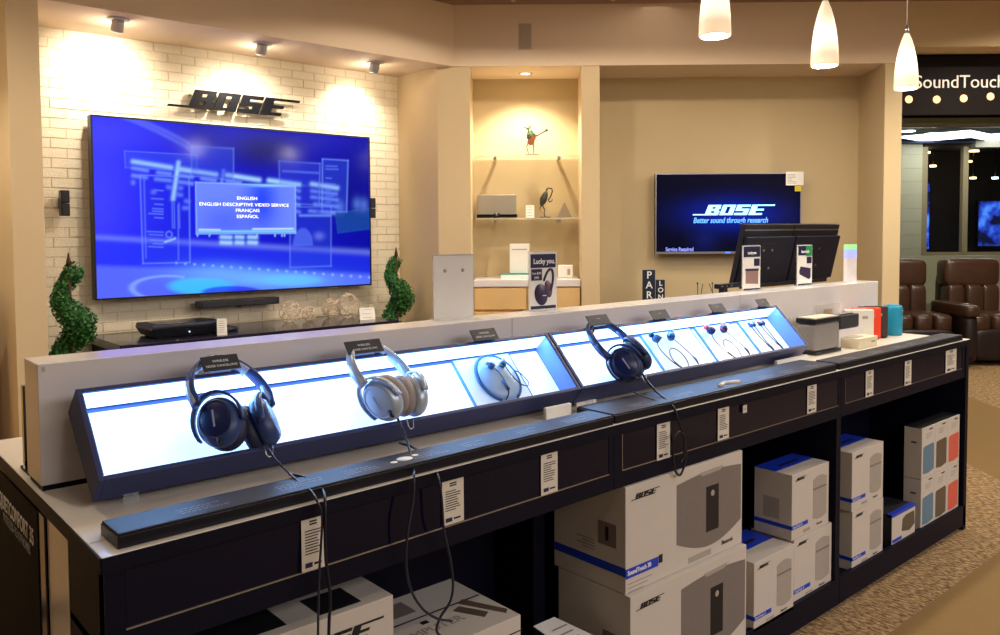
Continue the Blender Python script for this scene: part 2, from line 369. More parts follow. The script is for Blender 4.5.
# downlights in the mall ceiling
dl=None
for k,(x,y) in enumerate([(908,131),(932.5,133.5),(972.5,133)]):
    p=az(x,y,2.849); 
    o=MB().lathe([(.0,0),(.09,0),(.095,-.006),(.08,-.012),(.0,-.012)],24,cap=False).build('downlight',emis('cool_white_lamp',(236,255,248),6.),loc=p)
    tag(o,['round cool white ceiling downlight outside the shop window, nearest the tan pier','round cool white ceiling downlight outside the shop window, middle of the three','round cool white ceiling downlight outside the shop window, farthest from the tan pier'][k],'ceiling light','downlights in the mall ceiling')
warm=emis('warm_shop_lamp',(255,214,150),5.); cool=emis('cool_shop_lamp',(220,240,255),5.)
for k,(x,y,c,lb) in enumerate([(927,152.5,warm,'small warm spot lamp above the left mall shop doorway'),(957,144,cool,'pale oblong lamp at the top of the mall doorway'),(974,151,warm,'amber oblong lamp under the mall shop bulkhead'),(967,161.5,warm,'larger amber oblong lamp lower in the dark mall shop window'),(933,166,warm,'single small round lamp deep in the mall shop behind the door'),(973,178,warm,'small round lamp low in the middle of the dark mall shop'),(995,178,cool,'white round lamp at the right edge beyond the window')]):
    v=ray(x,y); nn=np.array(NB); t=(13.6)/(v@nn); p=Vector(np.array([0,0,H])+v*t)
    o=MB().lathe([(.0,.02),(.05,.015),(.05,-.015),(.0,-.02)],16,cap=False,sx=1.6 if y in(144,151,161.5) else 1).build('shop_lamp',c,loc=p); o.rotation_euler=(0,0,AB)
    o2=MB().tube([(0,0,.018),(0,0,max(.02,2.80-p.z))],.006,6).build('stem','plastic',o)
    tag(o,lb,'lamp','lamps in the shop across the mall')
def display(s0,s1,z0,z1,D,label,f):
    n=14;k=int(n*(z1-z0)/(s1-s0))+2; me=bpy.data.meshes.new('lit_display')
    t=wing_thing('lit_display',label,'lit display',(s0+s1)/2,D,z0)
    w=(s1-s0)
    MB().box(-w/2-.02,w/2+.02,0,.05,-.02,z1-z0+.02).build('housing','plastic',t)
    mm=bpy.data.materials.new('blue_display_image'); mm.use_nodes=True; nt=mm.node_tree; b=nt.nodes['Principled BSDF']
    tc=nt.nodes.new('ShaderNodeTexCoord'); no=nt.nodes.new('ShaderNodeTexNoise'); no.inputs['Scale'].default_value=f; no.inputs['Detail'].default_value=3
    rp=nt.nodes.new('ShaderNodeValToRGB'); rp.color_ramp.elements[0].position=.42; rp.color_ramp.elements[0].color=(.002,.004,.03,1); rp.color_ramp.elements[1].position=.62; rp.color_ramp.elements[1].color=(.08,.25,.9,1)
    e=rp.color_ramp.elements.new(.52); e.color=(.02,.06,.6,1)
    nt.links.new(tc.outputs['Object'],no.inputs['Vector']); nt.links.new(no.outputs['Fac'],rp.inputs[0]); nt.links.new(rp.outputs[0],b.inputs['Emission Color']); b.inputs['Emission Strength'].default_value=1.3; b.inputs['Base Color'].default_value=(.01,.01,.03,1)
    MB().box(-w/2,w/2,-.006,0,0,z1-z0).build('screen',mm,t)
display(6.80,7.12,1.15,2.25,13.9,'tall glowing blue poster screen in the shop across the mall',5)
display(6.45,6.70,1.15,1.7,13.7,'short blue glowing screen beside the mall shop doorway',6)
display(7.95,8.6,1.2,1.95,13.9,'wide blue glowing screen at the right edge across the mall',3.4)
# SoundTouch banner
t=wing_thing('sign_banner','dark hanging banner with pale lettering above a row of glowing reflection dots','sign',3.5,5.42,2.24)
bn=MB().box(-.93,1.4,0,.03,0,.385).build('banner_panel',mat('dark_brown_banner',(24,16,16),.5,nscale=2,noise=.5,spec=.12),t,bevel=.002)
text('SoundTouch',.118,emis('backlit_lettering',(226,214,200),.5),t,(-.835,-.003,.175),align='LEFT',depth=.002,sx=.98,label='backlit white letters')
for s_,z_ in ((2.631,2.342),(2.812,2.34),(2.987,2.346),(3.161,2.357),(3.34,2.36),(3.52,2.36)):  # glowing discs stand in for lights reflected in the banner
    MB().lathe([(0,-.014),(.018,-.010),(.025,0)],20,cap=False).build('lamp_reflection',emis('amber_reflection',(255,206,150),1.3),t,loc=(s_-3.5+.0,-.002,z_-2.24)).rotation_euler=(-PI/2,0,0)
# speaker grille flush on soffit
t=wing_thing('wall_speaker','small rectangular pale grille on the soffit above the shelf niche','speaker',.122,5.18,2.712)
MB().box(-.043,.043,-.006,0,-.084,.084).build('frame',mat('pale_grille',(206,190,168),.6),t,bevel=.002)
mb=MB()
for k in range(26): mb.box(-.037,.037,-.0085,-.005,-.077+k*.006,-.077+k*.006+.003)
mb.build('grille',mat('grey_grille_slats',(170,158,142),.6),t)
# ------------------------------------------------------------------ lamps
def spot(name,loc,tgt,energy,colr,ang,blend=.8,size=.03):
    l=bpy.data.lights.new(name,'SPOT'); l.energy=energy; l.color=colr; l.spot_size=math.radians(ang); l.spot_blend=blend; l.shadow_soft_size=size
    o=bpy.data.objects.new(name,l); col.objects.link(o); o.location=loc
    d_=(Vector(tgt)-Vector(loc)); o.rotation_euler=d_.to_track_quat('-Z','Y').to_euler(); return o
WARM=(1.,.86,.67); WARMW=(1.,.89,.74)
eb=[]
for k,((x,y),tg,e) in enumerate([((1.248,4.213),(1.265,4.6,2.26),24),((2.003,4.258),(2.0,4.6,1.9),22),((2.751,4.297),(2.745,4.6,2.16),18)]):
    t=thing('ceiling_spotlight',['white eyeball spotlight above the left end of the large screen','white eyeball spotlight above the wall logo','white eyeball spotlight near the right end of the brick wall'][k],'spotlight',(x,y,2.53),0,'eyeball spotlights over the brick wall')
    MB().lathe([(.0,0),(.052,0),(.05,-.005),(.036,-.008),(.0,-.008)],28,cap=False).build('flange','spot',t)
    hd=MB().lathe([(0,.012),(.026,.012),(.029,.0),(.030,-.045),(.027,-.05),(.022,-.046),(.02,-.03),(0,-.03)],28,cap=False).build('lamp_head','spot',t,loc=(0,0,-.012))
    dv=Vector(tg)-Vector((x,y,2.49)); 
    hd.rotation_euler=(math.radians(24),0,0)
    MB().lathe([(0,0),(.019,0)],20,cap=False).build('bulb',emis('warm_bulb',(255,236,200),12.),hd,loc=(0,0,-.036))
    l=bpy.data.lights.new('bulb_spill','POINT'); l.energy=1.3; l.color=WARM; l.shadow_soft_size=.02; o=bpy.data.objects.new('bulb_spill',l); col.objects.link(o); o.location=(x,y+.075,2.44)
    spot('spot_lamp',(x,y+.025,2.455),tg,e,WARMW,[104,140,100][k],1.,.02)
t=wing_thing('recessed_light','small round recessed light in the shelf niche ceiling','ceiling light',.13,5.42,2.53)
MB().lathe([(0,-.001),(.03,-.001),(.034,-.006),(.045,-.004),(.048,0)],28,cap=False).build('trim_ring','steel',t)
MB().lathe([(0,0),(.028,0)],20,cap=False).build('bulb',emis('warm_bulb',(255,236,200),12.),t,loc=(0,0,-.003))
spot('niche_lamp',S(.13,5.30,2.51),S(.13,5.46,1.2),52,(1.,.86,.62),120,.7,.02)
spot('left_niche_lamp',Lw(.7,.2,2.5),Lw(.7,.25,1.2),24,WARM,115,.6,.02)
# room ceiling downlights (recessed cans)
cans=[S(s_,4.15,CEIL) for s_ in (-.1,.75,1.6,2.45)]+[Vector((x,y,CEIL)) for x,y in ((.2,2.95),(1.9,3.0),(.6,.2),(2.2,.3),(3.9,.4),(5.6,.8),(-1.,1.6))]+[S(3.4,4.4,CEIL),S(4.4,7.2,CEIL),S(5.6,7.2,CEIL),S(4.9,9.0,CEIL)]
pw=[28,20,12,5,36,60,10,12,17,28,8,110,120,130,90]
ang=[157]*4+[150]*2+[130]*5+[160]+[150]*3
for k,c in enumerate(cans):
    t=thing('recessed_downlight',None,'ceiling light',c,0,'recessed cans in the shop ceiling')
    t['label']='round recessed downlight set in the brown shop ceiling'
    MB().lathe([(0,-.002),(.05,-.002),(.055,-.01),(.075,-.006),(.08,0)],28,cap=False).build('trim_ring','white',t)
    MB().lathe([(0,0),(.05,0)],20,cap=False).build('lens',emis('warm_downlight_lens',(255,226,178),7.),t,loc=(0,0,-.004))
    spot('downlight_lamp',c+Vector((0,0,-.02)),c+Vector((0,0,-1)),pw[k],WARM,ang[k],.16 if k<4 else .5,.04)
for s_ in (6.2,7.2):
    l=bpy.data.lights.new('mall_light','AREA'); l.energy=14; l.size=1.0; l.color=(.9,.97,1.); o=bpy.data.objects.new('mall_light',l); col.objects.link(o); o.location=S(s_,11.7,2.80)
w=bpy.data.worlds.new('world'); scene.world=w; w.use_nodes=True; w.node_tree.nodes['Background'].inputs[0].default_value=(1.,.80,.66,1); w.node_tree.nodes['Background'].inputs[1].default_value=.25
# unseen area fill added to brighten faces turned to the camera
l=bpy.data.lights.new('front_fill','AREA'); l.shape='RECTANGLE'; l.size=6; l.size_y=3; l.energy=265; l.color=(1.,.95,.95); o=bpy.data.objects.new('front_fill',l); col.objects.link(o); o.location=(3.4,-3.0,2.88)
l=bpy.data.lights.new('soffit_fill','AREA'); l.shape='RECTANGLE'; l.size=4; l.size_y=1.6; l.energy=10; l.color=(1.,.84,.66); o=bpy.data.objects.new('soffit_fill',l); col.objects.link(o); o.location=(2.2,2.5,2.89)  # second added fill, grazes the soffit faces; no fixture there
# pendants
for k,(x,y) in enumerate([(2.729,1.859),(3.607,1.87),(4.536,1.895)]):
    t=thing('pendant_lamp',['white glass pendant lamp hanging over the counter, nearest of the three','white glass pendant lamp hanging over the counter, middle of the three','white glass pendant lamp hanging over the counter, in front of the dark banner'][k],'pendant lamp',(x,y,2.243),0,'glass pendants over the counter')
    H_=.31
    prof=[(r*.93,z) for r,z in [(.062,0),(.0655,.004),(.0655,.02),(.063,.07),(.0585,.12),(.051,.17),(.041,.215),(.029,.255),(.018,.282),(.013,.295),(.011,.30)]]
    inner=[(r-.004,z) for r,z in prof][::-1]
    gm=_m.get('lit_opal_glass')
    if gm is None:
        gm=bpy.data.materials.new('lit_opal_glass'); _m['lit_opal_glass']=gm; gm.use_nodes=True; nt=gm.node_tree; b=nt.nodes['Principled BSDF']
        b.inputs['Base Color'].default_value=(.9,.86,.78,1); b.inputs['Roughness'].default_value=.2
        tc=nt.nodes.new('ShaderNodeTexCoord'); sp=nt.nodes.new('ShaderNodeSeparateXYZ'); rp=nt.nodes.new('ShaderNodeValToRGB'); nt.links.new(tc.outputs['Object'],sp.inputs[0])
        mu=nt.nodes.new('ShaderNodeMath'); mu.operation='MULTIPLY'; mu.inputs[1].default_value=1/.31; nt.links.new(sp.outputs[2],mu.inputs[0]); nt.links.new(mu.outputs[0],rp.inputs[0])
        cr=rp.color_ramp; cr.elements[0].position=0; cr.elements[0].color=(.95,.62,.33,1); cr.elements[1].position=1; cr.elements[1].color=(.62,.44,.22,1)
        for p_,c_ in ((.16,(.85,.60,.36,1)),(.3,(1.5,1.25,.9,1)),(.5,(1.7,1.5,1.15,1)),(.72,(.95,.78,.5,1))):
            e=cr.elements.new(p_); e.color=c_
        nt.links.new(rp.outputs[0],b.inputs['Emission Color']); b.inputs['Emission Strength'].default_value=.74
    MB().lathe(prof+inner,40,cap=False).build('glass_shade',gm,t)
    MB().lathe([(.0,.292),(.014,.292),(.013,.31),(.006,.335),(.0,.335)],20,cap=False).build('cap','steel',t)
    MB().tube([(0,0,.33),(0,0,CEIL-2.243-.02)],.0022,6).build('cord','white',t)
    MB().lathe([(0,0),(.055,0),(.055,-.012),(.04,-.02),(0,-.02)],24,cap=False).build('canopy','steel',t,loc=(0,0,CEIL-2.243))
    l=bpy.data.lights.new('pendant_bulb','POINT'); l.energy=26; l.color=WARMW; l.shadow_soft_size=.03; o=bpy.data.objects.new('pendant_bulb',l); col.objects.link(o); o.location=(x,y,2.26)
# ------------------------------------------------------------------ screens: picture painted on a vertex grid
def screen_mesh(name,nx,nz,fn,parent,y,x0,x1,z0,z1,world_pt,strength=1.):
    us=np.linspace(0,1,nx+1); vs2=np.linspace(0,1,nz+1)
    U,V=np.meshgrid(us,vs2); X=x0+(x1-x0)*U; Z=z0+(z1-z0)*V
    W=world_pt(X.ravel(),Z.ravel())         # world points of grid
    d=W-np.array([0,0,H]); dep=d@_fw; px=CX+F*(d@_r)/dep; py=CYP-F*(d@_u)/dep
    C=np.clip(fn(px,py),0,None)
    me=bpy.data.meshes.new(name); 
    v=np.stack([X.ravel(),np.full(X.size,y),Z.ravel()],1)
    i=np.arange(nx*nz); a=(i//nx)*(nx+1)+i%nx; f=np.stack([a,a+1,a+nx+2,a+nx+1],1)
    me.from_pydata(v.tolist(),[],f.tolist())
    at_=me.color_attributes.new('picture','FLOAT_COLOR','POINT'); cc=np.ones((len(v),4),np.float32); cc[:,:3]=C; at_.data.foreach_set('color',cc.ravel())
    m=bpy.data.materials.new(name+'_image'); m.use_nodes=True; nt=m.node_tree; b=nt.nodes['Principled BSDF']; b.inputs['Base Color'].default_value=(.004,.004,.01,1); b.inputs['Roughness'].default_value=.12; b.inputs['Specular IOR Level'].default_value=.1
    an=nt.nodes.new('ShaderNodeVertexColor'); an.layer_name='picture'; nt.links.new(an.outputs[0],b.inputs['Emission Color']); b.inputs['Emission Strength'].default_value=strength
    me.materials.append(m); o=bpy.data.objects.new(name,me); col.objects.link(o); o.parent=parent; return o
def L3(r,g,b): return np.array(lin((r,g,b)))
def sm(x,a,b): t=np.clip((x-a)/(b-a),0,1); return t*t*(3-2*t)
def tv_image(px,py):
    n=px.size; C=np.zeros((n,3))
    gx=np.clip((px-90)/280,0,1)
    base=L3(20,26,250)*(1-gx)[:,None]+L3(1,4,160)*gx[:,None]
    C+=base
    # bright left haze
    k=np.exp(-((px-95)/45)**2-((py-190)/80)**2)[:,None]; C=C*(1-.35*k)+L3(84,84,255)*.45*k
    k=np.exp(-((px-262)/40)**2-((py-150)/22)**2)[:,None]; C=C*(1-.85*k)+L3(2,2,90)*.6*k
    k=np.exp(-((px-205)/30)**2-((py-135)/22)**2)[:,None]; C=C*(1-.6*k)+L3(4,10,140)*.5*k
    k=np.exp(-((px-350)/32)**2-((py-190)/34)**2)[:,None]; C=C*(1-.6*k)+L3(2,10,130)*.5*k
    def mixin(k,c): 
        nonlocal C; k=np.clip(k,0,1)[:,None]; C=C*(1-k)+np.array(c)*k
    # horizon and stage floor
    hy=237+ (px-90)*.055
    fl=sm(py,hy,hy+4); mixin(fl*.6,L3(30,50,245))
    mixin(np.exp(-((py-hy)/3.0)**2)*.5,L3(120,140,255))
    fy_=262+(px-90)*.03
    mixin(sm(py,fy_,fy_+7)*.75,L3(92,112,255)); mixin(np.exp(-((py-fy_-12)/9)**2)*np.exp(-((px-270)/60)**2)*.8,L3(110,190,255))
    k=((px-201)/33)**2+((py-286)/8.5)**2; mixin(sm(-k,-1.4,-.5)*.9,L3(56,190,255)); k=((px-292)/30)**2+((py-280)/5.5)**2; mixin(sm(-k,-1.6,-.2)*.8,L3(96,190,255))
    k=((px-232)/30)**2+((py-292)/6)**2; mixin(sm(-k,-1.3,-.7)*.8,L3(22,24,240))
    k=np.sqrt(((px-168)/36)**2+((py-288)/12)**2); mixin(np.exp(-((k-1)/.10)**2)*.55*(px<185),L3(150,190,255))
    mixin(np.exp(-((px-215)/40)**2-((py-272)/9)**2)*.55,L3(110,180,255))
    # row of dots
    dx=(px-190)%9.2-4.6; dyy=py-(264+(px-190)*.075); mixin(np.exp(-(dx/1.3)**2-(dyy/1.2)**2)*(px>175)*.6,L3(170,210,255))
    # arcs top left
    for o_ in (0,9):
        yy=118+ (px-125-o_)**1*.36+((px-125-o_)/40.)**2*3; mixin(np.exp(-((py-yy)/2.2)**2)*(px>118)*(px<190)*.32,L3(120,140,255))
    def seg(x0,y0,x1,y1,w,c,a=1.):
        vx,vy=x1-x0,y1-y0; t=np.clip(((px-x0)*vx+(py-y0)*vy)/(vx*vx+vy*vy),0,1); d2=np.hypot(px-x0-t*vx,py-y0-t*vy); mixin(np.exp(-(d2/w)**2*1.2)*a,c)
    LB=L3(160,208,255); LB2=L3(112,146,255)
    for a in [(133,161.5,171,167.5),(179,169,216,174.5),(227,175,259,180),(269,180.5,299,184.5),(312,184,337,188)]: seg(*a,2.6,LB,.95)
    for a in [(133,168,147,170.5),(158,172.5,170,174),(181,175.5,192,177),(202,178.5,215,180.5),(227,181,240,182.5),(133,175.5,146,177.5),(156,179,170,180.5),(180,182,192,183.5),(296,190,299,191),(296,197,299,198),(296,204,299,205),(296,211,299,212),(312,191,336,194),(312,197,337,200),(315,204,337,206.5),(310,211,334,213)]: seg(*a,2.2,LB2,.8)
    for a in [(133,182,133.2,183),(168,187,170,187.5),(180,188,181,188.2),(178,194.5,181,195),(186,201,188,201.5),(184,208,187,208),(153,192,154,192)]: seg(*a,2.4,LB2,.6)
    seg(178.5,162.5,173,199,2.4,LB,.95); seg(223.5,170.5,221.5,183,2.,LB2,.7); seg(321,168,318,215,2.4,L3(30,50,190),.5)
    for x_ in (174,179,172): seg(x_,203,x_+.6,228,.8,LB2,.5)
    for x_,w_ in ((226,4.5),(239.5,3),(252.5,3.5)):
        seg(x_-w_,237,x_+w_,237.3,2.3,LB,.9); seg(x_-w_,242.5,x_+w_,242.8,2.4,LB,.95)
    # translucent panels
    def quad(p,fill,fa,edge,ea,w=.8):
        ins=np.ones(n,bool)
        for (xa,ya),(xb,yb) in zip(p,p[1:]+p[:1]): ins&=((xb-xa)*(py-ya)-(yb-ya)*(px-xa))>0
        mixin(ins*fa,fill)
        for (xa,ya),(xb,yb) in zip(p,p[1:]+p[:1]): seg(xa,ya,xb,yb,w,edge,ea)
    quad([(124.5,151),(197,155),(197,171),(125.5,167.5)],L3(60,100,230),.2,LB2,.4,.6)
    quad([(191.5,146),(233.5,148.5),(233.5,180),(191.5,176)],L3(40,70,220),.4,LB2,.4)
    quad([(140,175),(189,177),(190,262.5),(143,263.5)],L3(40,60,220),.15,LB2,.6,.8)
    seg(144,180,146,258,.9,LB2,.4); seg(178,205,178.5,260,.7,LB2,.5)
    quad([(279,161),(320,163.5),(319,205),(280,203)],L3(50,70,230),.3,LB2,.4)
    quad([(322.5,159),(348,160.5),(346.5,212),(322,211)],L3(50,80,240),.3,LB2,.6)
    quad([(290,207),(331,206.5),(331,266),(290,267.5)],L3(40,70,220),.3,LB2,.4)
    quad([(335,213),(369,208),(369,229),(338,233)],L3(24,94,150),.4,L3(60,140,200),.1); 
    for x_,y_ in ((340,207),(357,204),(364,205)): mixin(np.exp(-((px-x_)/4)**2-((py-y_)/6)**2)*.5,L3(100,140,240))
    seg(300,215.5,330,215.5,1.4,LB2,.7); seg(283,171,318,173,1.2,LB2,.4)
    k=np.sqrt(((px-303)/10)**2+((py-246)/18)**2); mixin(sm(-k,-1.1,-.9)*(py<246)*.5,L3(90,120,250))
    mixin(np.exp(-((px-319)/5)**2-((py-236)/4)**2)*.5,L3(120,140,250))
    # small unreadable marks
    r_=np.random.RandomState(4)
    for yy in (190,198.5,204,208.5,211,213.5,217.5,231.5,234.5,240,243.5,246.5):
        x0=147+r_.rand()*8; seg(x0,yy,163,yy+.7,.75,LB2,.55)
    seg(165,242,175,238.5,1.3,LB,.7); mixin(np.exp(-((np.hypot(px-169,py-234.5)-3)/.8)**2)*.6,LB2)
    for yy in (166,169,178,184,190,196,202): seg(326,yy,330+r_.rand()*8,yy+.3,.9,LB2,.4)
    # menu window
    p=[(195.6,182.2),(295.3,186.2),(295.6,233.2),(196.4,233.8)]
    ins=np.ones(n,bool)
    for (xa,ya),(xb,yb) in zip(p,p[1:]+p[:1]): ins&=((xb-xa)*(py-ya)-(yb-ya)*(px-xa))>0
    g=np.exp(-((px-262)/16)**2-((py-200)/30)**2)[:,None]
    cc=L3(112,140,255)*(1-g)+L3(36,74,255)*g; k=np.exp(-((px-225)/26)**2-((py-222)/18)**2)[:,None]; cc=cc*(1-.6*k)+L3(64,84,245)*.6*k
    C=np.where(ins[:,None],C*.12+cc*.88,C)
    for (xa,ya),(xb,yb) in zip(p,p[1:]+p[:1]): seg(xa,ya,xb,yb,.7,L3(150,190,255),.7)
    seg(199,231.5,294.5,231.2,1.2,L3(120,210,255),.95); seg(253,229,293,228.7,.9,L3(210,235,255),.9); seg(199,229.5,220,229.8,.8,L3(220,235,255),.8)
    mixin(np.exp(-((px-270)/22)**2-((py-185.5)/1.5)**2)*.7,L3(150,220,255))
    for x_ in (197.5,209.5,257,275,282,284.5): seg(x_,234.5,x_,236,.8,LB,.8)
    return C
# big television, 1.65 m wide
TX0,TX1,TZ0,TZ1,TY=1.187,2.832,1.158,2.101,4.5
t=thing('television','very large wall television showing a bright blue menu picture','television',(0,0,0))
t.location=(TX0,TY,TZ0); W_=TX1-TX0; H_=TZ1-TZ0
MB().box(0,W_,.001,.055,0,H_).build('rear_case','plastic',t,bevel=.003)
bz=MB(); e=.009
for a in ((0,W_,-.004,.006,0,e),(0,W_,-.004,.006,H_-e,H_),(0,e,-.004,.006,e,H_-e),(W_-e,W_,-.004,.006,e,H_-e)): bz.box(*a)
bz.build('bezel',mat('dark_blue_black_bezel',(12,12,30),.3),t)
MB().box(.35,1.3,.055,.088,.2,.75).build('wall_bracket','plastic',t)
screen_mesh('screen',330,190,tv_image,t,-.0005,e,W_-e,e,H_-e,lambda X,Z:np.stack([X+TX0,np.full(X.size,TY),Z+TZ0],1),1.0)
ew=emis('screen_text_white',(236,240,255),1.1)
for body,x,y,w_ in (('ENGLISH',247,198.5,1.),('ENGLISH DESCRIPTIVE VIDEO SERVICE',245.5,204.8,1.),('FRAN\u00c7AIS',247.5,210.6,1.),('ESPA\u00d1OL',247.5,216.6,1.)):
    p=ay(x,y,TY); text(body,.0262,ew,t,(p.x-TX0,-.003,p.z-TZ0-.008),depth=.0003,sx=1.2,name='menu_text')
# cube speakers
def cube_speaker(x,label):
    t=thing('satellite_speaker',label,'speaker',(x,4.50,1.588),0,'small black speakers either side of the large screen')
    MB().box(-.02,.02,0,.05,0,.063).build('lower_case','plastic',t,bevel=.003)
    MB().box(-.02,.02,0,.05,.065,.128).build('upper_case','plastic',t,bevel=.003)
    MB().box(-.0165,.0165,-.003,0,.004,.059).build('grille','grille',t,bevel=.001); MB().box(-.0165,.0165,-.003,0,.069,.124).build('grille','grille',t,bevel=.001)
    MB().box(-.012,.012,.05,.097,.04,.09).build('bracket','plastic',t)
cube_speaker(1.063,'small black satellite speaker on the brick wall left of the large screen')
cube_speaker(2.853,'small black satellite speaker on the brick wall at the right edge of the large screen')
t=thing('soundbar','slim black soundbar on the brick wall below the large screen','soundbar',(1.717,4.50,1.079))
MB().box(0,.48,0,.06,0,.040).build('case','plastic',t,bevel=.004)
MB().box(.02,.46,-.003,0,.005,.035).build('grille','grille',t,bevel=.001); MB().box(.1,.38,.06,.1,.01,.03).build('bracket','plastic',t)
MB().box(.225,.255,.02,.03,-.006,0).build('sensor','plastic',t)
# wall logo letters
p0=ay(166,104.8,4.56); p1=ay(298,103.2,4.56); hh=(p1.x-p0.x)/LOGO_W
t=thing('wall_logo','large black slanted letters mounted on the white brick wall','wall logo',(p0.x+1.15*hh,4.56,p0.z-.05*hh))
wm=mat('black_satin_letters',(8,9,18),.5,spec=.2)
logo(t,(0,0,0),hh,wm,depth=.014,split=True,w=.955)
for L in logo_rects():
    x0,x1,z0,z1=L[0]
    for zz in (.25,.75): MB().tube([((x0+.2)*hh,.0,zz*hh),((x0+.2)*hh,.037,zz*hh)],.004,6).build('standoff_pin','steel',t)
# media console
t=thing('media_console','long dark glossy media console along the brick wall','console',(1.17,4.05,0))
MB().box(0,1.57,0,.545,.935,.975).build('top',mat('dark_plum_gloss_top',(36,31,46),.16,spec=.35,coat=.1),t,bevel=.003)
MB().box(.02,1.55,.02,.545,.06,.935).build('body','black',t); MB().box(.05,1.52,.05,.5,0,.06).build('plinth','black',t)
for k in range(3): 
    d_=MB().box(.03+k*.505,.03+k*.505+.495,0,.02,.07,.925).build('door','blackg',t,bevel=.002)
CT=.975
# player: low trapezoid console
t=thing('media_player','low black wedge-sided music console on the media console','media player',(1.550,4.27,CT))
pl=[(-.200,-.12),(.150,-.12),(.190,.0),(.150,.14),(-.200,.14)]
mb=MB(); low=[(x*.9,y*.86) for x,y in pl]; n=len(pl)
mb.add([(x,y,.005) for x,y in low]+[(x,y,.045) for x,y in pl]+[(x*.97,y*.97,.066) for x,y in pl],[list(range(n))[::-1],list(range(2*n,3*n))]+[[i,(i+1)%n,n+(i+1)%n,n+i] for i in range(n)]+[[n+i,n+(i+1)%n,2*n+(i+1)%n,2*n+i] for i in range(n)])
mb.build('case','plastic',t,bevel=.003)
MB().box(-.16,.14,-.08,.11,.066,.069).build('top_plate','blackg',t,bevel=.001)
MB().lathe([(0,0),(.003,0)],12,cap=False).build('status_light',emis('blue_white_led',(190,225,255),4.),t,loc=(-.02,-.128,.027)).rotation_euler=(PI/2,0,0)
ft=MB(); [ft.lathe([(0,0),(.012,0),(.012,.006),(0,.006)],12,cap=False,c=(a,b_,0)) for a in (-.15,.13) for b_ in (-.09,.11)]; ft.build('feet','plastic',t)
t=thing('control_pod','small low black control pod beside the music console','accessory',(1.775,4.26,CT))
MB().lathe([(.0,0),(.05,0),(.062,.008),(.05,.022),(.0,.026)],24,cap=False,sx=1.,sy=.8).build('case','plastic',t)
MB().lathe([(0,0.026),(.018,.026),(.016,.029),(0,.03)],16,cap=False).build('button','blackg',t)
def card(name,label,cat,loc,rz,w,h,group=None,tilt=12,lines=5,mats='white'):
    t=thing(name,label,cat,loc,rz,group)
    a=math.radians(tilt); c=MB()
    c.add([(-w/2,0,0),(w/2,0,0),(w/2,.0012,0),(-w/2,.0012,0),(-w/2,math.sin(a)*h,math.cos(a)*h),(w/2,math.sin(a)*h,math.cos(a)*h),(w/2,math.sin(a)*h+.0012,math.cos(a)*h),(-w/2,math.sin(a)*h+.0012,math.cos(a)*h)],[[0,1,5,4],[1,2,6,5],[2,3,7,6],[3,0,4,7],[4,5,6,7],[0,3,2,1]])
    c.build('card_face',mats,t)
    b=MB(); b.add([(-w/2,h*.45,0),(w/2,h*.45,0),(w/2,math.sin(a)*h,math.cos(a)*h),(-w/2,math.sin(a)*h,math.cos(a)*h)],[[0,1,2,3]]); 
    bo=b.build('back_leg',mats,t); so=bo.modifiers.new('s','SOLIDIFY'); so.thickness=.0012
    m=MB(); r_=random.Random(len(label))
    for k in range(lines):
        z=h*(.84-.66*k/max(1,lines-1)); x1=w*(.36-r_.random()*.2); yy=math.tan(a)*z*math.cos(a)
        z_=z*math.cos(a); y_=z*math.sin(a)
        m.box(-w*.36,x1,y_-.0012,y_+.0002,z_-h*.012,z_+h*.014)
    m.build('print_lines','grey_ink',t); return t
card('price_card','small white price card standing beside the music console','card',(1.683,4.10,CT),-.25,.048,.085,lines=6)
card('info_card','small white folded info card near the right topiary','card',(2.615,4.2,CT),-.2,.095,.072,lines=3)
# wire spheres
def ball(x,y,r,label):
    t=MB(); R_=random.Random(int(r*1e4)+int(x*100))
    for k in range(15):
        ax_=Vector((R_.gauss(0,1),R_.gauss(0,1),R_.gauss(0,1))).normalized(); u=ax_.orthogonal().normalized(); w=ax_.cross(u); of=R_.uniform(-.5,.5)*r; rr=math.sqrt(r*r-of*of)
        t.tube([ax_*of+(u*math.cos(a)+w*math.sin(a))*rr+Vector((R_.uniform(-1,1),R_.uniform(-1,1),R_.uniform(-1,1)))*r*.03 for a in [2*PI*i/18 for i in range(18)]],.0014,4,closed=True)
    o=t.build('wire_ball','rattan',loc=(x,y,CT+r)); tag(o,label,'decorative ball','woven wire balls on the media console')
ball(2.212,4.40,.064,'woven wire ball on the dark console, leftmost of the four'); ball(2.325,4.38,.042,'smallest woven wire ball, second from left on the console')
ball(2.525,4.47,.060,'woven wire ball on the console, behind the biggest one'); ball(2.590,4.38,.074,'largest woven wire ball, beside the white folded info card')
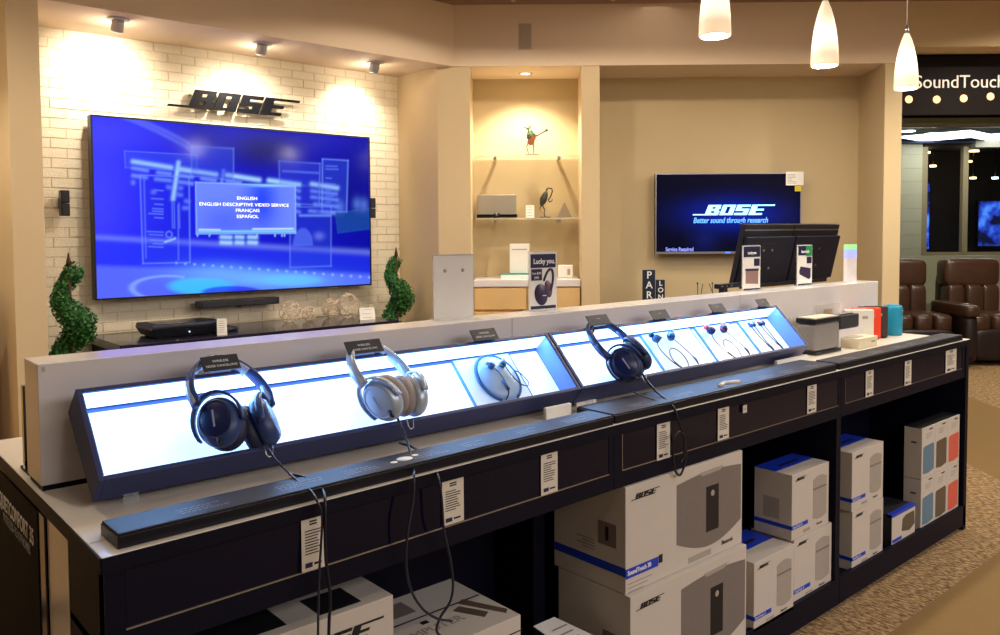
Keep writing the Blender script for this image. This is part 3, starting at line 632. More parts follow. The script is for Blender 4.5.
# topiaries
def topiary(x,y,ztop,label,ph,R0,scale=1.):
    t=thing('spiral_topiary',label,'potted plant',(x,y,0),0,'spiral boxwood topiaries beside the screen wall')
    MB().lathe([(0,0),(.09,0),(.115,.22),(.12,.23),(.12,.25),(.108,.25),(.10,.22),(0,.22)],32,cap=False).build('pot','pot',t,bevel=0)
    zt=ztop-.055
    MB().tube([(0,0,.2),(.01,0,.6),(0,0,zt+.005)],[.014,.012,.006],8).build('stem','bark',t)
    MB().lathe([(.0,0),(.012,.0),(.010,.02),(.005,.04),(.003,.055),(0,.06)],12,cap=False).build('tip','bark',t,loc=(0,0,zt-.005))
    pts=[];N=420; turns=2.9
    for side in (0,):
        pass
    vs_=[];fs=[];mi=[];R_=random.Random(int(x*10))
    zb=.34
    path=[]
    for i in range(N):
        f=i/(N-1); z=zt-.035-(zt-zb)*(f**.93); rad=(.036+.044*f)*R0; a=ph+f*2*PI*3.6
        path.append((Vector((rad*math.cos(a),rad*math.sin(a),z)),(.041+.046*f**.7)*(1+.26*math.sin(a*1.0+2.2))))
    mb=MB()
    # dense inner body
    mb.tube([p for p,r in path[::7]],[r*.80 for p,r in path[::7]],10,m=1)
    for k in range(13000):
        p,r=path[int(R_.random()*N)]
        d=Vector((R_.gauss(0,1),R_.gauss(0,1),R_.gauss(0,1))).normalized(); c=p+d*r*(.80+.34*R_.random())
        u=d.orthogonal(); u=(Matrix.Rotation(R_.random()*6.28,3,d)@u).normalized(); w=d.cross(u); nrm=(d*.6+Vector((R_.gauss(0,.5),R_.gauss(0,.5),R_.gauss(0,.5)))).normalized()
        u=(u-nrm*u.dot(nrm)).normalized(); w=nrm.cross(u); L=.0075+.004*R_.random(); Wd=L*.55
        o=len(mb.v); mb.v+=[tuple(c-u*L),tuple(c+w*Wd),tuple(c+u*L),tuple(c-w*Wd)]; mb.f.append([o,o+1,o+2,o+3]); mb.mi.append(0 if R_.random()<.7 else 1); mb.sm.append(False)
    mb.build('foliage',['leaf','leafd'],t,fix=False)
topiary(1.014,4.27,1.412,'spiral green topiary in front of the brick, left of the large screen',.6,.95)
topiary(2.91,4.33,1.404,'spiral green topiary between the brick wall and the corner return',1.1,.95)
# ------------------------------------------------------------------ left wing cabinet + shelf
def cabinet(name,label,loc,rz,w,d,mirror=False):
    t=thing(name,label,'cabinet',loc,rz)
    MB().box(0,w,0,d,1.145,1.19).build('worktop','lam',t,bevel=.003)
    MB().box(.0,w,.02,d,.08,1.145).build('body','wood',t); MB().box(0,w,.05,d,0,.08).build('plinth','black',t)
    for c in range(2):
        for z0,z1 in ((1.0,1.135),(.56,.985),(.09,.55)):
            x0=c*w/2+.004; x1=(c+1)*w/2-.004
            fr=MB().box(x0,x1,0,.02,z0,z1).build('drawer' if z0>.9 else 'door','wood',t,bevel=.002)
    return t
cabinet('low_cabinet','maple cabinet with white top in the right wall niche under the glass shelves',S(-.212,5.20,0),AB,.68,.42)
# left cabinet axis runs along LU reversed : local x along -LU direction
c0=Lw(1.19,.10); rzl=math.atan2(-LU.y,-LU.x)
cabinet('low_cabinet','maple cabinet with white top at the far left edge behind the counter',c0,rzl,.985,.33)
def shelf(label,loc,rz,w,d):
    t=thing('glass_shelf',label,'shelf',loc,rz)
    MB().box(0,w,0,d,0,.009).build('glass','gshelf',t,bevel=.001)
    for x in (.13,w-.13):
        b=MB().box(x-.01,x+.01,.05,d,-.018,-.001); b.build('bracket','steel',t,bevel=.002)
shelf('upper glass shelf in the lit niche, holding the guitar player figure',S(-.205,5.36,1.990),AB,.685,.25)
shelf('lower glass shelf in the lit niche, holding the speaker dock',S(-.205,5.36,1.576),AB,.685,.25)
shelf('glass shelf end poking in at the far left edge of the picture',Lw(1.19,.19,1.585),rzl,.90,.24)
z1=1.586
# speaker dock
t=wing_thing('speaker_dock','silver-grilled speaker dock on the lower glass shelf','speaker',-.063,5.44,z1)
mb=MB(); pr=[(-.133,0),(.133,0),(.130,.155),(-.130,.155)]
MB().box(-.13,.13,0,.035,.02,.155).build('grille',mat('silver_dock_grille',(168,160,146),.35,.4,nscale=300,noise=.2,bump=.1),t,bevel=.006)
MB().box(-.134,.134,-.02,.06,0,.024).build('base','blackg',t,bevel=.004)
d_=MB().box(-.017,.017,-.024,-.002,.012,.034).build('dock_cradle','blackg',t,bevel=.002); MB().box(-.008,.008,-.026,-.024,.016,.028).build('connector','steel',d_)
card('price_card','small white card between the speaker dock and the bird figure','card',S(.156,5.43,z1),AB,.055,.085,lines=4,tilt=8)
# triangular acrylic holder
t=wing_thing('triangle_card','small grey triangular card holder at the right end of the lower glass shelf','card',.385,5.46,z1)
MB().yprism([(-.05,0),(.05,0),(.0,.105)],-.002,.002).build('front_card',mat('warm_grey_card',(150,134,116),.5),t)
MB().xprism([(0.0,0),(.05,0),(.002,.09)],-.002,.002).build('support','glassy',t)
# guitar figure
def figure_guitar():
    t=wing_thing('figurine','green and copper metal bird figure playing a guitar on the upper shelf','figurine',.17,5.44,2.0)
    MB().box(-.045,.05,-.02,.02,0,.006).build('base','iron',t,bevel=.001)
    body=MB(); body.lathe([(0,-.045),(.016,-.038),(.026,-.018),(.029,0),(.024,.02),(.015,.036),(.008,.05),(0,.052)],16,sy=.8,cap=False); body.T=Matrix.Identity(4)
    b=body.build('body','bronze',t,loc=(-.006,0,.122)); b.rotation_euler=(0,-.2,0)
    h=MB().lathe([(0,-.012),(.009,-.008),(.011,0),(.008,.009),(0,.012)],14,cap=False); ho=h.build('head','bronze',t,loc=(-.022,0,.172))
    MB().tube([(-.03,0,.175),(-.05,0,.182),(-.058,0,.178)],[.005,.003,.001],8).build('beak','bronze',t)
    c=MB()
    for k in range(5): c.tube([(-.022+.003*k,0,.18),(-.026+.008*k,0,.196+.004*(k%2))],[.002,.0012],6)
    c.build('crest','bronze',t)
    for a in (-1,1):
        MB().tube([(-.008+.014*a,0.004*a,.085),(-.012+.022*a,-.004,.052),(-.004+.018*a,0,.006)],[.006,.0035,.003],8).build('leg','bronze',t)
        MB().tube([(-.01+.0*a,.016*a,.145),(-.035 if a<0 else .03,-.016,.128),(-.016 if a<0 else .045,-.03,.112 if a<0 else .125)],[.005,.004,.003],8).build('arm','bronze',t)
    gt=MB()
    out=[(-.036,-.012),(-.03,-.028),(-.012,-.034),(.004,-.026),(.012,-.012),(.026,-.008),(.03,.006),(.022,.018),(.006,.02),(-.004,.012),(-.02,.012),(-.034,.004)]
    gt.yprism(out,-.008,.0); g=gt.build('guitar','rust',t,loc=(.0,-.028,.098)); g.rotation_euler=(0,-.5,0)
    nk=MB().box(.025,.105,-.007,-.001,.001,.010); nk.box(.105,.122,-.007,-.001,-.003,.014); nk.build('guitar_neck','iron',g)
figure_guitar()
def figure_bird():
    t=wing_thing('figurine','dark metal long-legged bird figure on the lower glass shelf','figurine',.255,5.44,z1)
    MB().box(-.035,.035,-.02,.02,0,.007).build('base','iron',t,bevel=.001)
    b=MB().lathe([(0,-.055),(.012,-.045),(.022,-.02),(.024,.0),(.018,.03),(.009,.05),(0,.056)],16,sy=.8,cap=False).build('body','iron',t,loc=(-.008,0,.125)); b.rotation_euler=(0,.35,0)
    MB().tube([(.008,0,.178),(.02,0,.196),(.045,0,.192),(.05,0,.175),(.038,0,.14),(.022,0,.115),(.028,0,.104),(.045,0,.110),(.052,0,.122)],[.006,.005,.005,.005,.0045,.004,.005,.004,.002],8).build('neck','iron',t)
    for a in (-1,1): MB().tube([(-.02,.006*a,.085),(.0,.008*a,.05),(-.006,.008*a,.03),(.0,.01*a,.006)],[.005,.003,.0025,.003],8).build('leg','iron',t)
    MB().tube([(-.022,0,.09),(-.034,0,.06),(-.03,0,.04)],[.006,.003,.001],6).build('tail','iron',t)
figure_bird()
# things on the low cabinet
t=wing_thing('bracket_box','tall pale boxed unit standing on the maple cabinet behind the sign','box',.085,5.42,1.19+.03)
MB().box(-.065,.065,0,.05,0,.195).build('carton','white',t,bevel=.002); MB().box(-.05,.05,-.002,0,.155,.16).build('flap_line','grey_ink',t)
t=wing_thing('flat_box','flat white box with teal edge lying on the maple cabinet','box',.055,5.40,1.19)
MB().box(-.095,.115,-.03,.08,0,.022).build('carton','white',t,bevel=.002); MB().box(-.095,.115,-.031,.08,.022,.028).build('lid','teal',t,bevel=.001)
t=wing_thing('packet','small glossy white packet on the maple cabinet right of the sign','packet',.385,5.38,1.19)
MB().hexa([(-.05,-.01),(.05,-.012),(.045,.025),(-.045,.025)],0,.085).build('bag','white',t,bevel=.006); MB().box(.012,.03,-.013,-.008,.02,.06).build('window','lgrey',t)
# ------------------------------------------------------------------ second television
def tv2_image(px,py):
    n=px.size; C=np.tile(L3(1,2,20),(n,1)); 
    k=np.exp(-((px-732)/44)**2-((py-214)/15)**2)[:,None]; C=C+L3(0,40,190)*.7*k
    k=np.exp(-((px-705)/12)**2-((py-240)/12)**2)[:,None]; C=C+L3(8,20,90)*.7*k
    return C
D2=np.array([.664,.748,0])
def w0(x,y,D=5.52):
    v=ray(x,y); tt=D/(v@D2); p=np.array([0,0,H])+v*tt; return float(p@np.array([.748,-.664,0])), float(p[2])
sx0,sz1=w0(655.5,173.5); sx1,_=w0(801.5,173); _,sz0=w0(655.5,254)
t=wing_thing('television','mid-size wall television showing a glowing pale blue logo on black','television',sx0,5.52,sz0)
W2=sx1-sx0;H2=sz1-sz0
MB().box(0,W2,.001,.05,0,H2).build('rear_case','plastic',t,bevel=.003)
bz=MB()
for a in ((0,W2,-.004,.004,0,.014),(0,W2,-.004,.004,H2-.007,H2),(0,.006,-.004,.004,.014,H2-.007),(W2-.006,W2,-.004,.004,.014,H2-.007)): bz.box(*a)
bz.build('bezel',mat('silver_bezel',(150,150,160),.3,.7),t)
MB().box(.3,.7,.05,.10,.1,.4).build('wall_bracket','plastic',t)
o_=S(sx0,5.52,sz0)
screen_mesh('screen',60,34,tv2_image,t,-.0005,.006,W2-.006,.014,H2-.007,lambda X,Z:np.stack([o_.x+WB.x*X,o_.y+WB.y*X,o_.z+Z],1),1.)
def wp(x,y,D=5.52):
    v=ray(x,y); tt=D/(v@np.array([.664,.748,0])); p=np.array([0,0,H])+v*tt; return float(p@np.array([.748,-.664,0]))-sx0, float(p[2])-sz0
a,b_=wp(692.5,214.3); a2,_=wp(771,214); hh=(a2-a)/LOGO_W
glow=emis('screen_logo_glow',(150,215,255),1.5)
logo(t,(a+1.15*hh,-.002,b_-.1*hh),hh,glow,depth=.0006,name='screen_logo')
a,b_=wp(693,221.5); text('Better sound through research',.052,emis('screen_tagline',(90,160,255),1.2),t,(a,-.003,b_-.010),depth=.0003,align='LEFT',sx=.765,shear=.25,bold=.001,name='screen_tagline')
a,b_=wp(665.5,250.5); text('Service Required',.038,emis('screen_note',(120,130,220),1.),t,(a,-.003,b_-.005),depth=.0003,align='LEFT',sx=.72,bold=.001,name='screen_note')
lb=MB().box(W2-.105,W2+.012,-.007,-.005,H2-.085,H2+.006).build('price_label','white',t)
mb=MB(); r_=random.Random(2)
for k in range(7): mb.box(W2-.095,W2-.095+.03+.03*r_.random(),-.0078,-.0072,H2-.072+k*.0095,H2-.069+k*.0095)
mb.build('print_lines','grey_ink',lb); MB().box(W2-.045,W2-.002,-.007,-.005,H2-.125,H2-.087).build('yellow_sticker','yellow',t)
MB().box(W2/2-.02,W2/2+.015,-.0052,-.004,.003,.011).build('logo_light',emis('blue_led_strip',(60,110,255),2.),t)
# alcove bench with letter blocks
t=wing_thing('alcove_bench','low dark bench hidden behind the counter under the second screen','bench',.66,4.95,0)
MB().box(0,1.68,0,.62,.90,.94).build('top','black',t,bevel=.003); MB().box(.02,1.66,.02,.6,0,.90).build('body','wood',t)
def letterblock(word,label,s_,d_,w,step,size,h):
    t=wing_thing('letter_block',label,'letter sign',s_,d_,.94)
    MB().box(-w/2,w/2,0,.03,0,h).build('block',mat('dark_teal_block',(20,34,58),.5),t,bevel=.002)
    for k,ch in enumerate(word): text(ch,size,'txt',t,(0,-.001,h-step*(k+1)+step*.16),depth=.001,name='letter',bold=.0006)
letterblock('PARIS','tall dark block spelling PARIS downwards, behind the counter',.868,5.0,.074,.061,.062,.317)
letterblock('LONDON','shorter dark block spelling LONDON downwards, beside the taller block',.936,4.99,.052,.0415,.042,.257)
for k,(s_,sl) in enumerate(((1.17,.3),(1.26,-.3))):
    t=wing_thing('wire_figure',['thin wire figure standing behind the counter, the bushier one','thin single wire figure behind the counter, nearer the tilted monitors'][k],'figurine',s_,4.98,.94)
    MB().lathe([(0,0),(.03,0),(.03,.006),(0,.006)],20,cap=False).build('base','iron',t)
    MB().tube([(0,0,.005),(-.01,0,.12),(-.012,0,.235)],.0028,6).build('wire','iron',t); MB().tube([(0.0,0,.005),(.004,0,.14),(.02*(1 if k==0 else -1.6),0,.232)],.0028,6).build('wire','bronze',t)
    MB().lathe([(0,-.008),(.007,0),(0,.008)],10,cap=False).build('bud','bronze',t,loc=(-.012,0,.235))
# ------------------------------------------------------------------ recliners
def rb(mb,x0,x1,y0,y1,z0,z1,m=0): mb.box(x0,x1,y0,y1,z0,z1,m)
def puff(x0,x1,y0,y1,z0,z1,name,m,parent,r=.05):
    mb=MB(); cx,cy,cz=(x0+x1)/2,(y0+y1)/2,(z0+z1)/2; a,b_,c=(x1-x0)/2,(y1-y0)/2,(z1-z0)/2; n=14; vs_=[];fs=[]
    # superellipsoid
    def se(w,e): return math.copysign(abs(w)**e,w)
    for i in range(n+1):
        v=-PI/2+PI*i/n
        for j in range(2*n):
            u=2*PI*j/(2*n); vs_.append((cx+a*se(math.cos(v),.35)*se(math.cos(u),.35),cy+b_*se(math.cos(v),.35)*se(math.sin(u),.35),cz+c*se(math.sin(v),.35)))
    for i in range(n):
        for j in range(2*n): fs.append([i*2*n+j,i*2*n+(j+1)%(2*n),(i+1)*2*n+(j+1)%(2*n),(i+1)*2*n+j])
    mb.add(vs_,fs,0,True); return mb.build(name,m,parent)
def recliner(s_,D,label):
    t=wing_thing('recliner',label,'recliner',s_,D,0,'brown leather recliners by the shop window',rz=0)
    w=.325
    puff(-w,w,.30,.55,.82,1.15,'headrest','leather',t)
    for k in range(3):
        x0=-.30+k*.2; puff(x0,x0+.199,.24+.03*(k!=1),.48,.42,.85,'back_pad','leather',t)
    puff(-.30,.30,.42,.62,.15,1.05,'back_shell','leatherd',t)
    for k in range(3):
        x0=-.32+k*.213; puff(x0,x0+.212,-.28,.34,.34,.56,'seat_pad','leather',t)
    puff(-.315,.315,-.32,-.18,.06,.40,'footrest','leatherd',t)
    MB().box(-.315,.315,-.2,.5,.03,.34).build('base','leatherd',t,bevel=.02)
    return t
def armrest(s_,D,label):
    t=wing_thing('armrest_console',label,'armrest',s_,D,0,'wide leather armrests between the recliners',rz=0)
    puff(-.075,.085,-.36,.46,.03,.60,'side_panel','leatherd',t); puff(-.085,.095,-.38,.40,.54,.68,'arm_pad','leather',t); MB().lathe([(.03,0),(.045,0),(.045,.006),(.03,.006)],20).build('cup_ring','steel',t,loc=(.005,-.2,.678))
recliner(4.55,9.20,'brown leather recliner half hidden behind the tan pier'); armrest(4.968,9.12,'dark leather armrest between the two recliners'); recliner(5.392,9.20,'brown leather recliner nearest the right edge of the picture')
# ------------------------------------------------------------------ island counter
def fy(x): return 1.515-(0.042*(1.75-x)/1.36 if x<1.75 else 0)
HC=.9525
def cab(name,x0,x1,label,left_end=False,right_end=False,first=False):
    t=thing(name,label,'display cabinet',(0,0,0),0,'black display cabinets of the island counter'); t.location=(x0,1.515,0)
    def f(x,y): return (x-x0, (y-1.515) - (1.515-fy(x))*max(0,min(1,(2.0-y)/.485)))
    def bx(mb,xa,xb,ya,yb,za,zb): 
        return mb.hexa([f(xa,ya),f(xb,ya),f(xb,yb),f(xa,yb)],za,zb)
    F0=1.515
    bx(MB(),x0,x1,F0+.012,2.0,.075,.11).build('bottom_shelf','black',t)
    bx(MB(),x0,x1,F0,F0+.02,.022,.124).build('base_rail','black',t,bevel=.001)
    bx(MB(),x0+.02,x1-(.06 if right_end else 0),F0+.05,F0+.07,.0,.075).build('toe_kick','black',t)
    bx(MB(),x0,x1,1.985,2.0,.11,.93).build('back_panel','black',t)
    # fascia frame around the smoked panel
    g0=x0+.035; g1=x1-.02
    if right_end: g1=x1-.075
    z0,z1=.813,.918
    m=MB(); bx(m,x0,x1,F0+.004,F0+.03,z1,.9295); bx(m,x0,x1,F0+.004,F0+.03,.765,z0); bx(m,x0,g0,F0+.004,F0+.03,z0,z1); bx(m,g1,x1,F0+.004,F0+.03,z0,z1)
    m.build('fascia_frame','black',t)
    bx(MB(),g0+.001,g1-.001,F0+.0055,F0+.012,z0+.001,z1-.001).build('smoked_panel','panelg',t)
    e=MB(); bx(e,g0,g1,F0+.0035,F0+.0052,z0-.0012,z0+.0012); e.build('chrome_lip','steel',t)
    if not left_end: e=MB(); bx(e,g0-.0005,g0+.0012,F0+.0035,F0+.0052,z0,z1); e.build('chrome_edge','steel',t)
    bx(MB(),x0,x1,F0+.03,1.98,.765,.78).build('drawer_floor','black',t)
    if left_end:
        bx(MB(),x0,x0+.022,F0,1.7285,.0,.93).build('side_panel','black',t)
        bx(MB(),x0-.001,x0+.022,1.7295,1.8785,.0,.93).build('white_side_panel','lam',t)
        bx(MB(),x0+.004,x0+.022,1.8790,2.0,.0,.93).build('side_panel','blackg',t)
    if right_end: bx(MB(),x1-.035,x1,F0,2.0,.0,.93).build('side_panel','black',t)
    return t,f,bx
c1,f1,bx1=cab('display_cabinet',.39,1.749,'black open-shelf display cabinet nearest the camera, at the left end of the counter',left_end=True)
bx1(MB(),1.70,1.749,1.80,1.984,.11,.765).build('divider','black',c1)
c2,f2,bx2=cab('display_cabinet',1.751,3.088,'middle black open-shelf display cabinet, holding the two big speaker cartons')
bx2(MB(),3.053,3.088,1.517,1.984,.11,.765).build('divider','black',c2)
c3,f3,bx3=cab('display_cabinet',3.090,4.40,'black open-shelf display cabinet at the far right end of the counter',right_end=True)
# rear cabinets of the island
t=thing('rear_cabinet','black cabinet run forming the back side of the island counter','cabinet',(.39,2.004,0))
MB().box(.03,4.01,.0,.48,.06,.93).build('body','black',t); MB().box(.06,3.95,.03,.44,0,.06).build('plinth','black',t)
for k in range(4): MB().box(.04+k*.99,1.02+k*.99,.48,.497,.07,.92).build('door','black',t,bevel=.002)
t=thing('countertop','long white countertop with a dark front edge on the island','countertop',(0,0,0)); t.location=(.388,1.5,.93)
def g(x,y): return (x-.388,y-1.5)
MB().hexa([g(.386,fy(.386)-.004),g(1.75,1.511),g(4.402,1.511),g(4.402,2.505),g(.386,2.505)],.0005,.0225).build('top',mat('white_counter_laminate',(0,0,0)),t,bevel=.0015)
MB().hexa([(-.005,fy(.386)-1.5-.004),(-.0022,fy(.386)-1.5-.004),(-.0022,1.005),(-.005,1.005)],-.006,.0215).build('edge_band','black',t)
fe=MB(); fe.add([(*g(.386,fy(.386)-.006),-.006),(*g(1.75,1.509),-.006),(*g(1.75,1.511),-.006),(*g(.386,fy(.386)-.004),-.006),(*g(.386,fy(.386)-.006),.0215),(*g(1.75,1.509),.0215),(*g(1.75,1.511),.0215),(*g(.386,fy(.386)-.004),.0215)],[[0,1,5,4],[2,3,7,6],[4,5,6,7],[3,2,1,0],[0,4,7,3],[1,2,6,5]]); fe.build('edge_band','black',t)
MB().hexa([g(1.75,1.509),g(4.402,1.509),g(4.402,1.511),g(1.75,1.511)],-.006,.0215).build('edge_band','black',t)
MB().hexa([g(.39,1.552),g(.60,1.558),g(.60,1.560),g(.39,1.554)],.0226,.0230).build('joint_line','grey_ink',t)
# poster on the end
t=thing('end_poster','dark poster with white slanting lettering on the left end of the counter','poster',(.3885,2.47,.05),-PI/2)
MB().box(0,.545,-.006,.0,0,.865).build('board',mat('black_poster_print',(12,11,20),.65,nscale=3,noise=.4,spec=.08),t,bevel=.002)
MB().box(.545,.595,-.004,.0,0,.865).build('clear_edge',mat('smoky_edge',(60,62,84),.15),t,bevel=.001)
text('QUIETCOMFORT 35',.052,'txt',t,(.507,-.0063,.780),align='RIGHT',sx=.80,bold=.0008,name='title',depth=.0004)
text('WIRELESS HEADPHONES',.031,mat('grey_lettering',(150,148,156),.5),t,(.472,-.0063,.750),align='RIGHT',sx=.85,name='subtitle',depth=.0004)
# raised white display wall on the counter
t=thing('display_riser','long white glossy display wall standing along the counter','display wall',(.394,1.935,HC))
for k,(a,b_) in enumerate(((0,1.344),(1.346,2.64),(2.642,3.934))):
    MB().box(a,b_,0,.128,.012,.272).build('panel_section','lam',t,bevel=.0015)
MB().box(.004,3.93,.004,.124,0.0,.012).build('recessed_base','black',t)
MB().box(.008,.014,-.001,.0,.255,.266).build('clip','steel',t)
RT=HC+.2725
t=thing('side_box','small dark panel edge peeking out behind the left end of the white display wall','panel',(.43,2.12,HC)); MB().box(-.03,.10,0,.02,0,.20).build('panel','blackg',t,bevel=.001); MB().box(-.03,.10,-.03,.05,0,.006).build('foot','black',t)
# ------------------------------------------------------------------ lightboxes
PP=Vector((0,1.700,1.019)); BV=Vector((0,.686,.727)).normalized(); NV=Vector((0,-BV.z,BV.y))
T_,P_,B_,K_=(1.85,1.178),(1.700,1.019),(1.745,.966),(1.918,1.118)
def ledm():
    m=bpy.data.materials.new('led_backlight'); m.use_nodes=True; nt=m.node_tree; b=nt.nodes['Principled BSDF']; b.inputs['Base Color'].default_value=(.8,.88,.95,1); b.inputs['Roughness'].default_value=.25
    tc=nt.nodes.new('ShaderNodeTexCoord'); no=nt.nodes.new('ShaderNodeTexNoise'); no.inputs['Scale'].default_value=2.2; mp=nt.nodes.new('ShaderNodeMapping'); nt.links.new(tc.outputs['Object'],mp.inputs[0]); nt.links.new(mp.outputs[0],no.inputs['Vector'])
    rp=nt.nodes.new('ShaderNodeValToRGB'); rp.color_ramp.elements[0].position=.3; rp.color_ramp.elements[0].color=(.38,.66,1.32,1); rp.color_ramp.elements[1].position=.65; rp.color_ramp.elements[1].color=(.62,.84,1.5,1)
    nt.links.new(no.outputs['Fac'],rp.inputs[0]); nt.links.new(rp.outputs[0],b.inputs['Emission Color']); b.inputs['Emission Strength'].default_value=.98; return m
LED=ledm(); STRIP=emis('led_strip_diffuser',(138,188,255),6.5)
def lightbox(x0,x1,label):
    t=thing('light_box',label,'light box',(x0,0,0),0,'navy framed light boxes on the counter')
    L=x1-x0
    def off(p,s,r): # point from opening plane: s along slope, r into depth
        return (PP.y+BV.y*s-NV.y*r, PP.z+BV.z*s-NV.z*r)
    SL=.2186
    side=[P_,T_,K_,B_]
    sh=MB(); sh.xprism(side,0,.012); sh.xprism(side,L-.012,L)
    # bottom lip (front wall P-B) , top wall, back
    A=off(0,.012,0); A2=off(0,.012,.06)
    sh.xprism([P_,off(0,.010,0),off(0,.010,.068),B_],.012,L-.012)
    sh.xprism([T_,off(0,SL-.010,0),off(0,SL-.010,.07),K_],.012,L-.012)
    sh.xprism([off(0,.0,.080),off(0,SL,.080),K_,B_],.012,L-.012)
    sh.build('housing','frame',t,bevel=.0015)
    bk=MB().xprism([off(0,.012,.069),off(0,SL-.012,.069),off(0,SL-.012,.076),off(0,.012,.076)],.013,L-.013); bk.build('lit_panel',LED,t)
    MB().xprism([off(0,SL-.0105,.006),off(0,SL-.0105,.060),off(0,SL-.0125,.060),off(0,SL-.0125,.006)],.013,L-.013).build('led_strip',STRIP,t)
    MB().xprism([off(0,SL-.020,.066),off(0,SL-.011,.066),off(0,SL-.011,.0685),off(0,SL-.020,.0685)],.013,L-.013).build('channel_shadow_gap',mat('blue_grey_channel',(60,90,150),.4),t)
    li=MB(); 
    for xa,xb in ((.0122,.0135),(L-.0135,L-.0122)): MB().xprism([off(0,.014,.003),off(0,SL-.014,.003),off(0,SL-.014,.066),off(0,.014,.066)],xa,xb).build('inner_side_lining',mat('blue_grey_lining',(120,150,200),.3),t)
    pass
    ft=MB()
    for x in (.08,L*.5,L-.08): ft.box(x-.02,x+.02,1.80,1.87,HC,.985)
    ft.build('support_foot','plastic',t)
    ac=MB().box(.055,.085,1.735,1.80,HC,.972); ac.build('clear_stop','glassy',t)
    return t
lb1=lightbox(.445,1.811,'navy framed light box with three displays, nearer the camera, glowing white-blue')
lb2=lightbox(1.815,3.178,'navy framed light box with four displays, farther right on the counter')
def onp(a,s,r=0.): # point on opening plane: world x=a, slope s, r toward viewer
    return Vector((a,0,0))+PP+BV*s+NV*r
def plane_mtx(a,s,r,yaw=0.,pitch=0.,roll=0.):
    X=Vector((1,0,0)); Zv=BV; Yv=-NV
    Mx=Matrix(((X.x,Yv.x,Zv.x),(X.y,Yv.y,Zv.y),(X.z,Yv.z,Zv.z))).to_4x4()
    p=onp(a,s,r); Mx.translation=p
    return Mx@Matrix.Rotation(roll,4,'Y')@Matrix.Rotation(pitch,4,'X')@Matrix.Rotation(yaw,4,'Z')
for xa,xb in ((.445,1.811),(1.815,3.178)):
    l=bpy.data.lights.new('led_bar','AREA'); l.shape='RECTANGLE'; l.size=(xb-xa)-.06; l.size_y=.02; l.energy=2.0; l.color=(.18,.50,1.)
    o=bpy.data.objects.new('led_bar',l); col.objects.link(o); o.location=onp((xa+xb)/2,.2186-.016,-.018); dd=(-BV*1.0+NV*.30).normalized()
    o.rotation_euler=Matrix(((1,0,0),tuple(Vector((1,0,0)).cross(-dd)*-1),tuple(-dd))).transposed().to_euler()
# name plates
def plate(xa,xb,l1,l2,label,z=1.180,yp=1.838):
    t=thing('name_plate',label,'name plate',((xa+xb)/2,yp,z),0,'dark name plates clipped on the light boxes')
    w=xb-xa; t.rotation_euler=(math.radians(-38),0,0)
    MB().box(-w/2,w/2,0,.003,0,.038).build('plate',mat('dark_grey_plate',(40,42,54),.55),t,bevel=.0005)
    MB().box(-w*.3,w*.3,.003,.018,.004,.012).build('clip','plastic',t)
    if l1: text(l1,.0082,'txt',t,(0,-.0004,.021),depth=.0002,name='lettering',sx=1.05)
    if l2: text(l2,.0078,'txt',t,(0,-.0004,.009),depth=.0002,name='lettering',sx=1.0)
plate(.690,.775,'WIRELESS','NOISE CANCELLING','dark name plate over the navy headphones',z=1.193,yp=1.785)
plate(1.055,1.160,'WIRELESS','NOISE CANCELLING','dark name plate over the silver headphones',z=1.193,yp=1.785)
plate(1.505,1.60,'WIRELESS','NOISE CANCELLING','dark name plate over the oval in-ear display')
plate(1.95,2.05,'\u2014\u2014',None,'dark name plate over the black headphones',z=1.193,yp=1.79)
plate(2.335,2.43,'\u2014\u2014',None,'dark name plate over the blue sport earphones')
plate(2.70,2.79,'\u2014\u2014',None,'dark name plate over the earphones with coral tips in the middle')
plate(3.03,3.11,'\u2014\u2014',None,'dark name plate over the paired wired earphones at the right end')
